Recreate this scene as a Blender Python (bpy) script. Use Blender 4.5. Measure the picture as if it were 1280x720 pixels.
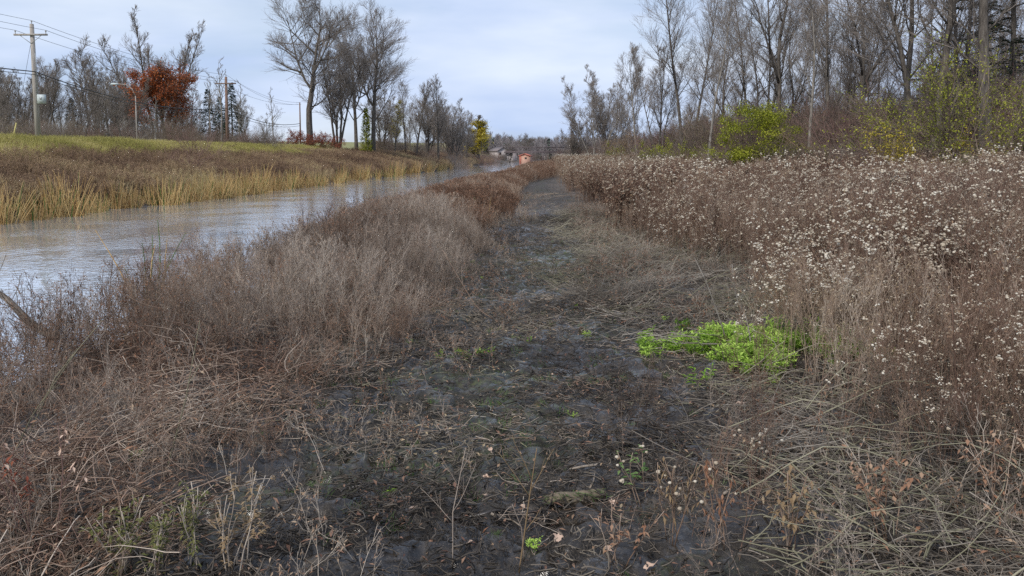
import bpy, math, random
import numpy as np
from mathutils import Vector, Matrix

R = math.radians
for o in list(bpy.data.objects): bpy.data.objects.remove(o)
SC = bpy.context.scene
COL = SC.collection
rng = np.random.default_rng(7)
random.seed(7)

# ------------------------------------------------------------------ camera
CAMZ, FPX = 1.7, 930.0
PITCH = R(4)
SHIFT = 165 - FPX * math.tan(PITCH)      # rows: the photograph's verticals stay nearly upright, its horizon sits at row 195
cam = bpy.data.cameras.new('camera'); cam.sensor_width = 36; cam.lens = FPX / 1280 * 36
cam.shift_y = -SHIFT / 1280; cam.clip_start = 0.05; cam.clip_end = 4000
co = bpy.data.objects.new('camera', cam); COL.objects.link(co)
co.location = (0, 0, CAMZ); co.rotation_euler = (math.pi / 2 - PITCH, 0, 0)
SC.camera = co
cp, sp = math.cos(PITCH), math.sin(PITCH)

# ------------------------------------------------------------------ light
SUN_EL, SUN_AZ = 46, 215           # azimuth measured clockwise from +Y: behind and to the left
w = bpy.data.worlds.new('World'); SC.world = w; w.use_nodes = True
nt = w.node_tree; nt.nodes.clear()
N = nt.nodes.new; L = nt.links.new
out = N('ShaderNodeOutputWorld'); bg = N('ShaderNodeBackground'); bg.inputs[1].default_value = 0.10
sky = N('ShaderNodeTexSky'); sky.sky_type = 'NISHITA'; sky.sun_disc = False
sky.sun_elevation = R(SUN_EL); sky.sun_rotation = R(SUN_AZ); sky.air_density = 1.0; sky.dust_density = 1.5
tc = N('ShaderNodeTexCoord'); mp = N('ShaderNodeMapping'); mp.inputs['Scale'].default_value = (1.0, 1.0, 4.2)
mp.inputs['Rotation'].default_value = (R(9), R(-7), 0)
n1 = N('ShaderNodeTexNoise'); n1.inputs['Scale'].default_value = 1.7; n1.inputs['Detail'].default_value = 6; n1.inputs['Roughness'].default_value = .5; n1.inputs['Distortion'].default_value = .3
rp = N('ShaderNodeValToRGB'); rp.color_ramp.elements[0].position = .36; rp.color_ramp.elements[1].position = .62
rp.color_ramp.elements[0].color = (.30, .30, .30, 1); rp.color_ramp.elements[1].color = (1, 1, 1, 1)
n2 = N('ShaderNodeTexNoise'); n2.inputs['Scale'].default_value = 2.6; n2.inputs['Detail'].default_value = 5
rc = N('ShaderNodeValToRGB'); rc.color_ramp.elements[0].position = .35; rc.color_ramp.elements[1].position = .68
rc.color_ramp.elements[0].color = (.39, .49, .70, 1); rc.color_ramp.elements[1].color = (.60, .67, .79, 1)
cm = N('ShaderNodeVectorMath'); cm.operation = 'SCALE'; cm.inputs['Scale'].default_value = 10.0
mx = N('ShaderNodeMix'); mx.data_type = 'RGBA'
L(tc.outputs['Generated'], mp.inputs['Vector']); L(mp.outputs[0], n1.inputs['Vector']); L(mp.outputs[0], n2.inputs['Vector'])
L(n1.outputs['Fac'], rp.inputs[0]); L(n2.outputs['Fac'], rc.inputs[0]); L(rc.outputs[0], cm.inputs[0])
L(rp.outputs[0], mx.inputs[0]); L(sky.outputs[0], mx.inputs['A']); L(cm.outputs[0], mx.inputs['B'])
L(mx.outputs['Result'], bg.inputs[0]); L(bg.outputs[0], out.inputs[0])

sd = bpy.data.lights.new('sun', 'SUN'); sd.energy = 2.3; sd.angle = R(12); sd.color = (1, .95, .88)
so = bpy.data.objects.new('sun', sd); COL.objects.link(so)
az, el = R(SUN_AZ), R(SUN_EL)
tosun = Vector((math.sin(az) * math.cos(el), math.cos(az) * math.cos(el), math.sin(el)))
so.rotation_euler = tosun.to_track_quat('Z', 'Y').to_euler()

SC.view_settings.view_transform = 'Standard'; SC.view_settings.look = 'None'
SC.view_settings.exposure = 0.42; SC.view_settings.gamma = 1
SC.render.engine = 'CYCLES'
SC.cycles.use_denoising = False
SC.cycles.max_bounces = 5; SC.cycles.diffuse_bounces = 3; SC.cycles.glossy_bounces = 2
SC.cycles.sample_clamp_indirect = 3; SC.cycles.transmission_bounces = 2; SC.cycles.transparent_max_bounces = 4

# ------------------------------------------------------------------ helpers
def tag(o, label=None, cat=None, group=None, kind=None):
    if label: o['label'] = label
    if cat: o['category'] = cat
    if group: o['group'] = group
    if kind: o['kind'] = kind
    return o

def ray(px, py):
    v = (360 - SHIFT - py) / FPX
    return Vector(((px - 640) / FPX, cp + v * sp, -sp + v * cp))
def gx(px, Y):                      # world X at forward distance Y under picture column px
    return Y * (px - 640) / FPX * cp

DR = 0.054                          # the canal and the path run slightly to the right
_lat = rng.random((64, 64, 8))
def vnoise(x, y, s, k=0):           # tiling value noise
    x = np.asarray(x, float) / s + 1000; y = np.asarray(y, float) / s + 1000
    xi = np.floor(x).astype(int); yi = np.floor(y).astype(int); fx = x - xi; fy = y - yi
    fx = fx * fx * (3 - 2 * fx); fy = fy * fy * (3 - 2 * fy)
    g = lambda a, b: _lat[a % 64, b % 64, k]
    return (g(xi, yi) * (1 - fx) + g(xi + 1, yi) * fx) * (1 - fy) + (g(xi, yi + 1) * (1 - fx) + g(xi + 1, yi + 1) * fx) * fy
def fbm(x, y, s, o=4, k=0):
    t = 0; a = .5
    for i in range(o):
        t = t + a * vnoise(x + i * 7.3, y - i * 3.1, s, (k + i) % 8); s *= .5; a *= .5
    return t / (1 - .5 ** o)
def near_edge(y):                   # u of the near waterline
    y = np.asarray(y, float)
    return np.interp(y, [3, 8, 13, 30], [-4.95, -4.95, -4.75, -4.95]) + .5 * (vnoise(y, y * 0, 5, 2) - .5)
def far_edge(y):
    y = np.asarray(y, float)
    return -17.3 + 1.6 * (vnoise(y, y * 0 + 5, 9, 3) - .5) + .5 * (vnoise(y, y * 0 + 9, 2.5, 4) - .5)
WATER = -0.45
def hgt(x, y, micro=True):
    x = np.asarray(x, float); y = np.asarray(y, float)
    u = x - DR * y
    e = near_edge(y); f = far_edge(y)
    z = np.where(u > e, np.interp(u - e, [0, .35, .9, 1.6], [-.5, -.22, -.03, .03]), 0)
    z = np.where(u > 1.5, z + np.interp(u, [1.5, 5, 12, 30, 300], [0, .1, .45, .9, 4]), z)
    bed = -.5 - .7 * np.clip(np.minimum(e - u, u - f) / 1.5, 0, 1)
    z = np.where((u <= e) & (u >= f), bed, z)
    lf = np.interp(f - u, [0, .5, 3, 7.6, 10.8, 16, 60, 300], [-.5, -.28, .25, 1.55, 2.42, 2.3, 2.4, 5])
    z = np.where(u < f, lf, z)
    k = np.clip((y - 235) / 25, 0, 1)
    z = np.where((z < -.1) & (y > 235), z * (1 - k) - .05 * k, z)
    dist = np.hypot(x, y)
    z = z + (fbm(x, y, 6, 2, 1) - .5) * np.where((u > e), .10, .25) * np.where((u <= e) & (u >= f), 0, 1)
    # far hill closing the valley
    z = z + 9.5 * np.clip((y - 330) / 260, 0, 1) ** 1.2
    if micro:
        m = np.clip((u + 3.6) / .6, 0, 1) * np.clip((8 - u) / 2, 0, 1) * np.clip((60 - y) / 20, 0, 1)
        a = fbm(x, y * .7, .45, 4, 2); b = np.abs(fbm(x * .8, y, .20, 3, 5) - .5) * 2
        c = fbm(x * .9, y, .11, 2, 6); z = z + m * ((a - .5) * .16 - b * .07 + (np.clip(c, .3, .62) - .46) * .13 + .02)
    return z

MATS = {}
def newmat(name):
    m = bpy.data.materials.new(name); m.use_nodes = True; m.node_tree.nodes.clear(); MATS[name] = m
    return m, m.node_tree.nodes.new, m.node_tree.links.new
def ramp_of(nd, cols, pos=None):
    cr = nd.color_ramp
    pos = pos or [i / max(1, len(cols) - 1) for i in range(len(cols))]
    while len(cr.elements) < len(cols): cr.elements.new(.5)
    for e, c, p in zip(cr.elements, cols, pos): e.position = p; e.color = (*c, 1)

def plantmat(name, cols, rough=.8, trans=0, nscale=.9, mixv=.55, objrnd=0):
    """colour from a per-stem value ('v' attribute) and a world-space patch noise"""
    m, N, L = newmat(name)
    o = N('ShaderNodeOutputMaterial'); b = N('ShaderNodeBsdfPrincipled'); b.inputs['Roughness'].default_value = rough
    b.inputs['Specular IOR Level'].default_value = .25
    at = N('ShaderNodeAttribute'); at.attribute_name = 'v'
    g = N('ShaderNodeNewGeometry'); ns = N('ShaderNodeTexNoise'); ns.inputs['Scale'].default_value = nscale; ns.inputs['Detail'].default_value = 3
    L(g.outputs['Position'], ns.inputs['Vector'])
    mr = N('ShaderNodeMapRange'); mr.inputs[1].default_value = .3; mr.inputs[2].default_value = .7
    L(ns.outputs['Fac'], mr.inputs[0])
    mi = N('ShaderNodeMix'); mi.inputs[0].default_value = mixv
    L(mr.outputs[0], mi.inputs['A']); L(at.outputs['Fac'], mi.inputs['B'])
    ti = N('ShaderNodeAttribute'); ti.attribute_type = 'INSTANCER'; ti.attribute_name = 'tint'
    ad = N('ShaderNodeMath'); ad.operation = 'ADD'; L(mi.outputs['Result'], ad.inputs[0]); L(ti.outputs['Fac'], ad.inputs[1])
    src = ad.outputs[0]
    if objrnd:
        oi = N('ShaderNodeObjectInfo'); m2 = N('ShaderNodeMix'); m2.inputs[0].default_value = objrnd
        L(src, m2.inputs['A']); L(oi.outputs['Random'], m2.inputs['B']); src = m2.outputs['Result']
    rp = N('ShaderNodeValToRGB'); ramp_of(rp, cols); L(src, rp.inputs[0])
    L(rp.outputs[0], b.inputs['Base Color'])
    if trans:
        t = N('ShaderNodeBsdfTranslucent'); L(rp.outputs[0], t.inputs[0]); ms = N('ShaderNodeMixShader'); ms.inputs[0].default_value = trans
        L(b.outputs[0], ms.inputs[1]); L(t.outputs[0], ms.inputs[2]); L(ms.outputs[0], o.inputs[0])
    else: L(b.outputs[0], o.inputs[0])
    return m

def simplemat(name, col, rough=.7, c2=None, scale=8, metallic=0, bump=0, stretch=None):
    m, N, L = newmat(name)
    o = N('ShaderNodeOutputMaterial'); b = N('ShaderNodeBsdfPrincipled'); b.inputs['Roughness'].default_value = rough; b.inputs['Metallic'].default_value = metallic
    tc = N('ShaderNodeTexCoord'); mp = N('ShaderNodeMapping'); mp.inputs['Scale'].default_value = stretch or (1, 1, 1)
    ns = N('ShaderNodeTexNoise'); ns.inputs['Scale'].default_value = scale; ns.inputs['Detail'].default_value = 5
    rp = N('ShaderNodeValToRGB'); ramp_of(rp, [col, c2 or tuple(c * .6 for c in col)], [.35, .68])
    L(tc.outputs['Object'], mp.inputs[0]); L(mp.outputs[0], ns.inputs['Vector']); L(ns.outputs['Fac'], rp.inputs[0]); L(rp.outputs[0], b.inputs['Base Color'])
    if bump:
        bp = N('ShaderNodeBump'); bp.inputs['Strength'].default_value = bump; bp.inputs['Distance'].default_value = .02
        L(ns.outputs['Fac'], bp.inputs['Height']); L(bp.outputs[0], b.inputs['Normal'])
    L(b.outputs[0], o.inputs[0])
    return m

def unit(v):
    v = np.asarray(v, float); return v / (np.linalg.norm(v, axis=-1, keepdims=True) + 1e-9)

ICO = None
def ico():
    global ICO
    if ICO is None:
        v = [(1,0,0),(-1,0,0),(0,1,0),(0,-1,0),(0,0,1),(0,0,-1)]
        f = [(0,2,4),(2,1,4),(1,3,4),(3,0,4),(2,0,5),(1,2,5),(3,1,5),(0,3,5)]
        v = [np.array(a, float) for a in v]; nf = []; mid = {}
        def md(a, b):
            k = (min(a, b), max(a, b))
            if k not in mid: mid[k] = len(v); v.append(unit(v[a] + v[b]))
            return mid[k]
        for a, b, c in f:
            x, y, z = md(a, b), md(b, c), md(c, a); nf += [(a, x, z), (b, y, x), (c, z, y), (x, y, z)]
        ICO = (np.array(v), np.array(nf))
    return ICO

class MB:
    """collects tubes, leaves and puffs and writes ONE mesh"""
    def __init__(s): s.t = {}; s.l = []; s.p = []; s.raw = []
    def tube(s, pts, r, sides=3, mat=0, v=None):
        pts = np.asarray(pts, float)
        s.t.setdefault((len(pts), sides), []).append((pts, np.broadcast_to(np.asarray(r, float), (len(pts),)), mat, random.random() if v is None else v))
    def leaf(s, p, d, n, l, w, mat=0, v=None):
        s.l.append((p, d, n, l, w, mat, random.random() if v is None else v))
    def puff(s, p, r, mat=0): s.p.append((p, r, mat, random.random()))
    def mesh(s, name, mats):
        V, FI, FN, FM, VV = [], [], [], [], []; off = 0
        for (n, k), items in s.t.items():
            P = np.stack([i[0] for i in items]); Rr = np.stack([i[1] for i in items])
            T = np.empty_like(P); T[:, 1:-1] = P[:, 2:] - P[:, :-2]; T[:, 0] = P[:, 1] - P[:, 0]; T[:, -1] = P[:, -1] - P[:, -2]
            T = unit(T); ov = unit(P[:, -1] - P[:, 0])
            ref = np.where(np.abs(ov[:, 2:3]) > .8, np.array([[1., .13, 0]]), np.array([[.1, 0, 1.]]))[:, None, :]
            A = unit(np.cross(T, ref)); B = np.cross(T, A)
            an = np.arange(k) / k * 2 * math.pi
            ring = P[:, :, None, :] + Rr[:, :, None, None] * (A[:, :, None, :] * np.cos(an)[None, None, :, None] + B[:, :, None, :] * np.sin(an)[None, None, :, None])
            m = len(items); V.append(ring.reshape(-1, 3))
            base = off + (np.arange(m) * n * k)[:, None, None] + (np.arange(n - 1) * k)[None, :, None]
            j = np.arange(k)[None, None, :]; j2 = (np.arange(k)[None, None, :] + 1) % k
            q = np.stack([base + j, base + j2, base + k + j2, base + k + j], -1).reshape(-1, 4)
            FI.append(q.ravel()); FN.append(np.full(len(q), 4)); FM.append(np.repeat([i[2] for i in items], (n - 1) * k)); VV.append(np.repeat([i[3] for i in items], n * k))
            if k > 3:               # close the ends
                bs = off + np.arange(m) * n * k
                for st, rv in ((0, True), ((n - 1) * k, False)):
                    c = bs[:, None] + st + (np.arange(k)[::-1] if rv else np.arange(k))[None, :]
                    FI.append(c.ravel()); FN.append(np.full(m, k)); FM.append(np.array([i[2] for i in items]))
            off += m * n * k
        if s.l:
            p = np.array([i[0] for i in s.l], float); d = unit(np.array([i[1] for i in s.l], float)); nn = np.array([i[2] for i in s.l], float)
            l = np.array([i[3] for i in s.l])[:, None]; wd = np.array([i[4] for i in s.l])[:, None]
            sd = unit(np.cross(d, nn)); up = unit(np.cross(sd, d))
            a = p; b = p + d * l * .45 + sd * wd * .5 + up * wd * .18; c = p + d * l - up * l * .15; e = p + d * l * .45 - sd * wd * .5 + up * wd * .18
            m = len(p); V.append(np.stack([a, b, c, e], 1).reshape(-1, 3))
            o4 = off + np.arange(m)[:, None] * 4
            q = np.concatenate([o4 + [0, 1, 2], o4 + [0, 2, 3]], 1).reshape(-1, 3)
            FI.append(q.ravel()); FN.append(np.full(len(q), 3)); FM.append(np.repeat([i[5] for i in s.l], 2)); VV.append(np.repeat([i[6] for i in s.l], 4)); off += 4 * m
        if s.p:
            iv, fi = ico()
            p = np.array([i[0] for i in s.p], float); r = np.array([i[1] for i in s.p])
            m = len(p); jit = 1 + .35 * (np.random.default_rng(3).random((m, len(iv), 1)) - .5)
            V.append((p[:, None] + iv[None] * r[:, None, None] * jit * [1, 1, .8]).reshape(-1, 3))
            q = (off + np.arange(m)[:, None, None] * len(iv) + fi[None]).reshape(-1, 3)
            FI.append(q.ravel()); FN.append(np.full(len(q), 3)); FM.append(np.repeat([i[2] for i in s.p], len(fi))); VV.append(np.repeat([i[3] for i in s.p], len(iv))); off += m * len(iv)
        for (v, f, mt) in s.raw:
            V.append(np.asarray(v, float)); VV.append(np.full(len(v), .5))
            for q in f: FI.append(np.array(q) + off); FN.append(np.array([len(q)])); FM.append(np.array([mt]))
            off += len(v)
        V = np.concatenate(V); FI = np.concatenate(FI).astype(np.int32); FN = np.concatenate(FN).astype(np.int32); FM = np.concatenate(FM).astype(np.int32)
        me = bpy.data.meshes.new(name); me.vertices.add(len(V)); me.vertices.foreach_set('co', V.ravel().astype(np.float32))
        me.loops.add(len(FI)); me.loops.foreach_set('vertex_index', FI)
        me.polygons.add(len(FN)); st = np.concatenate([[0], np.cumsum(FN)[:-1]]).astype(np.int32)
        me.polygons.foreach_set('loop_start', st); me.polygons.foreach_set('material_index', FM)
        at = me.attributes.new('v', 'FLOAT', 'POINT'); at.data.foreach_set('value', np.concatenate(VV).astype(np.float32))
        for m in mats: me.materials.append(m)
        me.update(calc_edges=True)
        return me
    def box(s, c, size, mat=0, rz=0, taper=1):
        c = np.array(c, float); hx, hy, hz = np.array(size) / 2
        v = np.array([(x * hx * (taper if z > 0 else 1), y * hy * (taper if z > 0 else 1), z * hz) for z in (-1, 1) for x, y in ((-1, -1), (1, -1), (1, 1), (-1, 1))])
        cs, sn = math.cos(rz), math.sin(rz); v = np.stack([v[:, 0] * cs - v[:, 1] * sn, v[:, 0] * sn + v[:, 1] * cs, v[:, 2]], 1) + c
        s.raw.append((v, [(3, 2, 1, 0), (4, 5, 6, 7), (0, 1, 5, 4), (1, 2, 6, 5), (2, 3, 7, 6), (3, 0, 4, 7)], mat))
    def build(s, name, mats, parent=None, loc=None, rz=0, smooth=False):
        me = s.mesh(name, mats if isinstance(mats, (list, tuple)) else [mats])
        if smooth: me.polygons.foreach_set('use_smooth', np.ones(len(me.polygons), bool))
        o = bpy.data.objects.new(name, me); COL.objects.link(o); o.parent = parent
        if loc is not None: o.location = loc
        o.rotation_euler.z = rz
        return o

def empty(name, loc, rz=0, sc=1):
    o = bpy.data.objects.new(name, None); COL.objects.link(o); o.location = loc; o.rotation_euler.z = rz; o.scale = (sc,) * 3 if not hasattr(sc, '__len__') else sc
    o.empty_display_size = .2
    return o
def copy_tree(o, parent=None):
    c = o.copy(); COL.objects.link(c); c.parent = parent
    for ch in list(o.children): copy_tree(ch, c)
    return c

def scatter(name, protos, x, y, scale, label, cat, lean=.12, zoff=0, idx=None, rz=None, sz=None, seed=1, z=None, kind='stuff'):
    """one object of kind stuff: plant meshes placed on a point cloud with geometry nodes"""
    g = np.random.default_rng(seed); n = len(x)
    z = hgt(x, y) + zoff if z is None else z
    rot = np.stack([g.normal(0, lean, n), g.normal(0, lean, n), g.random(n) * 2 * math.pi if rz is None else rz], 1)
    me = bpy.data.meshes.new(name); me.vertices.add(n); me.vertices.foreach_set('co', np.stack([x, y, z], 1).ravel().astype(np.float32))
    for nm, tp, dt in (('rot', 'FLOAT_VECTOR', rot), ('scl', 'FLOAT_VECTOR', np.stack([scale, scale, scale * (1 if sz is None else sz)], 1))):
        a = me.attributes.new(nm, tp, 'POINT'); a.data.foreach_set('vector', dt.ravel().astype(np.float32))
    a = me.attributes.new('tint', 'FLOAT', 'POINT'); a.data.foreach_set('value', (g.normal(0, .13, n) + (fbm(x, y, 1.1 if n and np.median(y) < 20 else 4, 3, seed % 7) - .5) * 1.1).astype(np.float32))
    a = me.attributes.new('idx', 'INT', 'POINT'); a.data.foreach_set('value', (g.integers(0, len(protos), n) if idx is None else idx).astype(np.int32))
    o = bpy.data.objects.new(name, me); COL.objects.link(o)
    ng = bpy.data.node_groups.new(name, 'GeometryNodeTree')
    ng.interface.new_socket('Geometry', in_out='INPUT', socket_type='NodeSocketGeometry'); ng.interface.new_socket('Geometry', in_out='OUTPUT', socket_type='NodeSocketGeometry')
    N = ng.nodes.new; L = ng.links.new
    gi, go = N('NodeGroupInput'), N('NodeGroupOutput'); ip = N('GeometryNodeInstanceOnPoints'); g2i = N('GeometryNodeGeometryToInstance')
    for pm in protos:
        po = bpy.data.objects.new(pm.name, pm)
        oi = N('GeometryNodeObjectInfo'); oi.inputs['Object'].default_value = po; L(oi.outputs['Geometry'], g2i.inputs[0])
    L(gi.outputs[0], ip.inputs['Points']); L(g2i.outputs[0], ip.inputs['Instance']); ip.inputs['Pick Instance'].default_value = True
    def attr(nm, tp):
        a = N('GeometryNodeInputNamedAttribute'); a.data_type = tp; a.inputs['Name'].default_value = nm; return a.outputs['Attribute']
    er = N('FunctionNodeEulerToRotation'); L(attr('rot', 'FLOAT_VECTOR'), er.inputs[0]); L(er.outputs[0], ip.inputs['Rotation'])
    L(attr('scl', 'FLOAT_VECTOR'), ip.inputs['Scale']); L(attr('idx', 'INT'), ip.inputs['Instance Index'])
    L(ip.outputs[0], go.inputs[0])
    md = o.modifiers.new('scatter', 'NODES'); md.node_group = ng
    return tag(o, label, cat, kind=kind)

def sample_area(y0, y1, u0, u1, n, seed, jit=0, pw=1.0):
    """points between rows y0..y1; u0/u1 numbers or functions of y; pw>1 packs them towards y0"""
    g = np.random.default_rng(seed); y = y0 + (y1 - y0) * g.random(n) ** pw
    a = u0(y) if callable(u0) else u0; b = u1(y) if callable(u1) else u1
    u = a + (b - a) * g.random(n)
    return u + DR * y, y, u
def inview(x, y, m=.6):             # keep what the camera (or one beside it) can see
    return (y > 1.2) & (np.abs(x) < y * .70 + m + 1.2)

# ------------------------------------------------------------------ materials
M = {}
M['rust_stem'] = plantmat('dry brown stems', [(.07, .045, .033), (.20, .13, .09), (.32, .235, .18), (.50, .42, .34)])
M['rust_leaf'] = plantmat('dry rust leaves', [(.13, .06, .035), (.26, .13, .075), (.33, .20, .13), (.40, .30, .21)], trans=.2)
M['dun_stem'] = plantmat('dun dead stems', [(.06, .043, .034), (.17, .13, .10), (.30, .24, .195), (.50, .43, .36)])
M['dun_leaf'] = plantmat('dun withered leaves', [(.09, .055, .04), (.20, .13, .09), (.31, .22, .16), (.40, .32, .25)], trans=.2)
M['grey_stem'] = plantmat('grey dead stems', [(.13, .10, .08), (.27, .22, .18), (.40, .34, .28), (.52, .45, .37)])
M['straw'] = plantmat('grey straw', [(.06, .05, .04), (.13, .11, .088), (.22, .19, .155), (.38, .34, .285)])
M['olive_straw'] = plantmat('olive straw', [(.10, .095, .06), (.20, .185, .12), (.34, .31, .22)])
M['plum_stem'] = plantmat('dark aster stems', [(.045, .03, .023), (.15, .09, .065), (.25, .165, .12), (.36, .27, .20)])
M['plum_leaf'] = plantmat('withered aster leaves', [(.11, .06, .045), (.24, .14, .10), (.32, .22, .14), (.42, .33, .21)], trans=.2)
M['puff'] = plantmat('seed fluff', [(.42, .34, .25), (.66, .58, .46), (.84, .80, .70)], rough=.95, trans=.3)
M['tan_fluff'] = plantmat('tan seed fluff', [(.42, .34, .25), (.62, .54, .43)], rough=.95, trans=.3)
M['green_leaf'] = plantmat('bright seedling leaves', [(.14, .27, .03), (.32, .50, .07), (.52, .68, .16)], trans=.35, nscale=4)
M['moss'] = plantmat('dull green leaves', [(.05, .10, .03), (.12, .20, .06), (.22, .28, .12)], trans=.2)
M['grass_y'] = plantmat('yellow green grass', [(.26, .24, .07), (.50, .46, .14), (.66, .56, .26)], trans=.2, nscale=.25)
M['cattail'] = plantmat('straw cattail leaves', [(.26, .15, .06), (.52, .33, .13), (.68, .49, .23), (.52, .42, .16)], trans=.25, nscale=.6)
M['cattail_green'] = plantmat('green cattail leaves', [(.06, .12, .03), (.14, .24, .06)], trans=.25)
M['slope_stem'] = plantmat('far bank weeds', [(.10, .062, .042), (.24, .155, .10), (.36, .25, .15), (.46, .37, .20)], nscale=.16, mixv=.4)
def barkmat(name, cols):
    m, N, L = newmat(name); o = N('ShaderNodeOutputMaterial'); b = N('ShaderNodeBsdfPrincipled'); b.inputs['Roughness'].default_value = .9
    g = N('ShaderNodeNewGeometry'); mp = N('ShaderNodeMapping'); mp.inputs['Scale'].default_value = (9, 9, 1.6); L(g.outputs['Position'], mp.inputs[0])
    n = N('ShaderNodeTexNoise'); n.inputs['Scale'].default_value = 1.6; n.inputs['Detail'].default_value = 6; n.inputs['Roughness'].default_value = .65; L(mp.outputs[0], n.inputs['Vector'])
    r = N('ShaderNodeValToRGB'); ramp_of(r, cols, [.34, .5, .66]); L(n.outputs['Fac'], r.inputs[0]); L(r.outputs[0], b.inputs['Base Color'])
    bp = N('ShaderNodeBump'); bp.inputs['Strength'].default_value = .8; bp.inputs['Distance'].default_value = .03; L(n.outputs['Fac'], bp.inputs['Height']); L(bp.outputs[0], b.inputs['Normal']); L(b.outputs[0], o.inputs[0])
    return m
M['bark'] = barkmat('grey brown bark', [(.035, .028, .023), (.095, .08, .066), (.17, .15, .125)])
M['twig'] = plantmat('bare twigs', [(.11, .092, .078), (.21, .18, .155), (.33, .285, .25)], nscale=.2, mixv=.5)
M['pale_bark'] = barkmat('pale bark', [(.09, .08, .065), (.20, .18, .155), (.34, .31, .27)])
M['red_twig'] = plantmat('reddish twigs', [(.11, .065, .055), (.20, .12, .10), (.28, .19, .16)], nscale=.6)
M['brush_twig'] = plantmat('brush twigs', [(.08, .06, .045), (.18, .135, .105), (.28, .22, .17)], nscale=.35)
M['oak_leaf'] = plantmat('rust red oak leaves', [(.19, .052, .02), (.40, .11, .036), (.54, .20, .065)], trans=.25, nscale=.5)
M['red_leaf'] = plantmat('red sumac leaves', [(.16, .045, .03), (.28, .08, .045), (.34, .16, .08)], trans=.25, nscale=.5)
M['yellow_leaf'] = plantmat('yellow leaves', [(.28, .22, .03), (.50, .40, .04), (.62, .52, .10)], trans=.3, nscale=.5)
M['lime_leaf'] = plantmat('yellow green leaves', [(.13, .15, .02), (.31, .34, .035), (.50, .48, .07)], trans=.3, nscale=.7)
M['olive_leaf'] = plantmat('olive leaves', [(.07, .08, .025), (.14, .15, .05), (.24, .21, .09)], trans=.25, nscale=.7)
M['tan_leaf'] = plantmat('tan dry leaves', [(.20, .13, .07), (.33, .24, .14)], trans=.25)
M['needle'] = plantmat('dark evergreen needles', [(.012, .028, .016), (.028, .055, .030), (.055, .08, .04)], nscale=.5)
M['far_needle'] = plantmat('far evergreen', [(.03, .055, .04), (.06, .085, .06)], nscale=.05)
M['far_twig'] = plantmat('far bare crowns', [(.17, .15, .155), (.25, .22, .22), (.30, .27, .26)], nscale=.03)
M['wood'] = simplemat('weathered pole wood', (.40, .37, .33), .85, (.24, .215, .19), 14, bump=.3, stretch=(1, 1, .08))
M['rustwood'] = simplemat('brown pole wood', (.23, .14, .10), .85, (.14, .09, .07), 14, stretch=(1, 1, .08))
M['wire'] = simplemat('wire', (.05, .05, .055), .6)
M['steel'] = simplemat('galvanised steel', (.42, .44, .45), .5, (.32, .34, .35), 20, metallic=.3)
M['ceramic'] = simplemat('insulator ceramic', (.45, .44, .42), .3)
M['board'] = simplemat('pale painted board', (.52, .58, .58), .6, (.40, .45, .45), 9)
M['yellow'] = simplemat('yellow guy guard', (.55, .48, .16), .6, (.42, .36, .12), 6)
M['log'] = simplemat('rotting log', (.20, .16, .11), .9, (.06, .05, .035), 70, bump=1, stretch=(.25, 1, 1))
M['log_end'] = simplemat('log end', (.20, .15, .09), .9, (.09, .07, .045), 25)
M['deadlimb'] = simplemat('dark dead limb', (.17, .14, .11), .85, (.07, .058, .047), 30, bump=.8)
M['drift'] = simplemat('driftwood', (.30, .25, .20), .85, (.16, .13, .10), 18, bump=.5)
M['wetbit'] = plantmat('wet dark plant bits', [(.02, .016, .013), (.06, .05, .04), (.12, .10, .08), (.20, .17, .13)], rough=.5)
M['wetwood'] = simplemat('wet black stick', (.06, .05, .045), .35, (.03, .027, .025), 18, bump=.4)
M['pinkleaf'] = plantmat('fallen tan leaves', [(.42, .27, .19), (.58, .42, .32), (.62, .50, .42)], trans=.15, nscale=20)
M['redwall'] = simplemat('red painted wood', (.42, .13, .08), .7, (.33, .10, .07), 5)
M['tanwall'] = simplemat('tan wood', (.44, .26, .19), .7, (.36, .21, .15), 5)
M['dark'] = simplemat('dark opening', (.02, .02, .02), .5)
M['creamwall'] = simplemat('cream siding', (.50, .44, .41), .7, (.42, .37, .35), 3)
M['roof'] = simplemat('grey roof', (.20, .165, .16), .8, (.15, .13, .13), 3)
M['bridge'] = simplemat('dark bridge steel', (.11, .085, .085), .7, (.08, .06, .06), 3)

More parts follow.
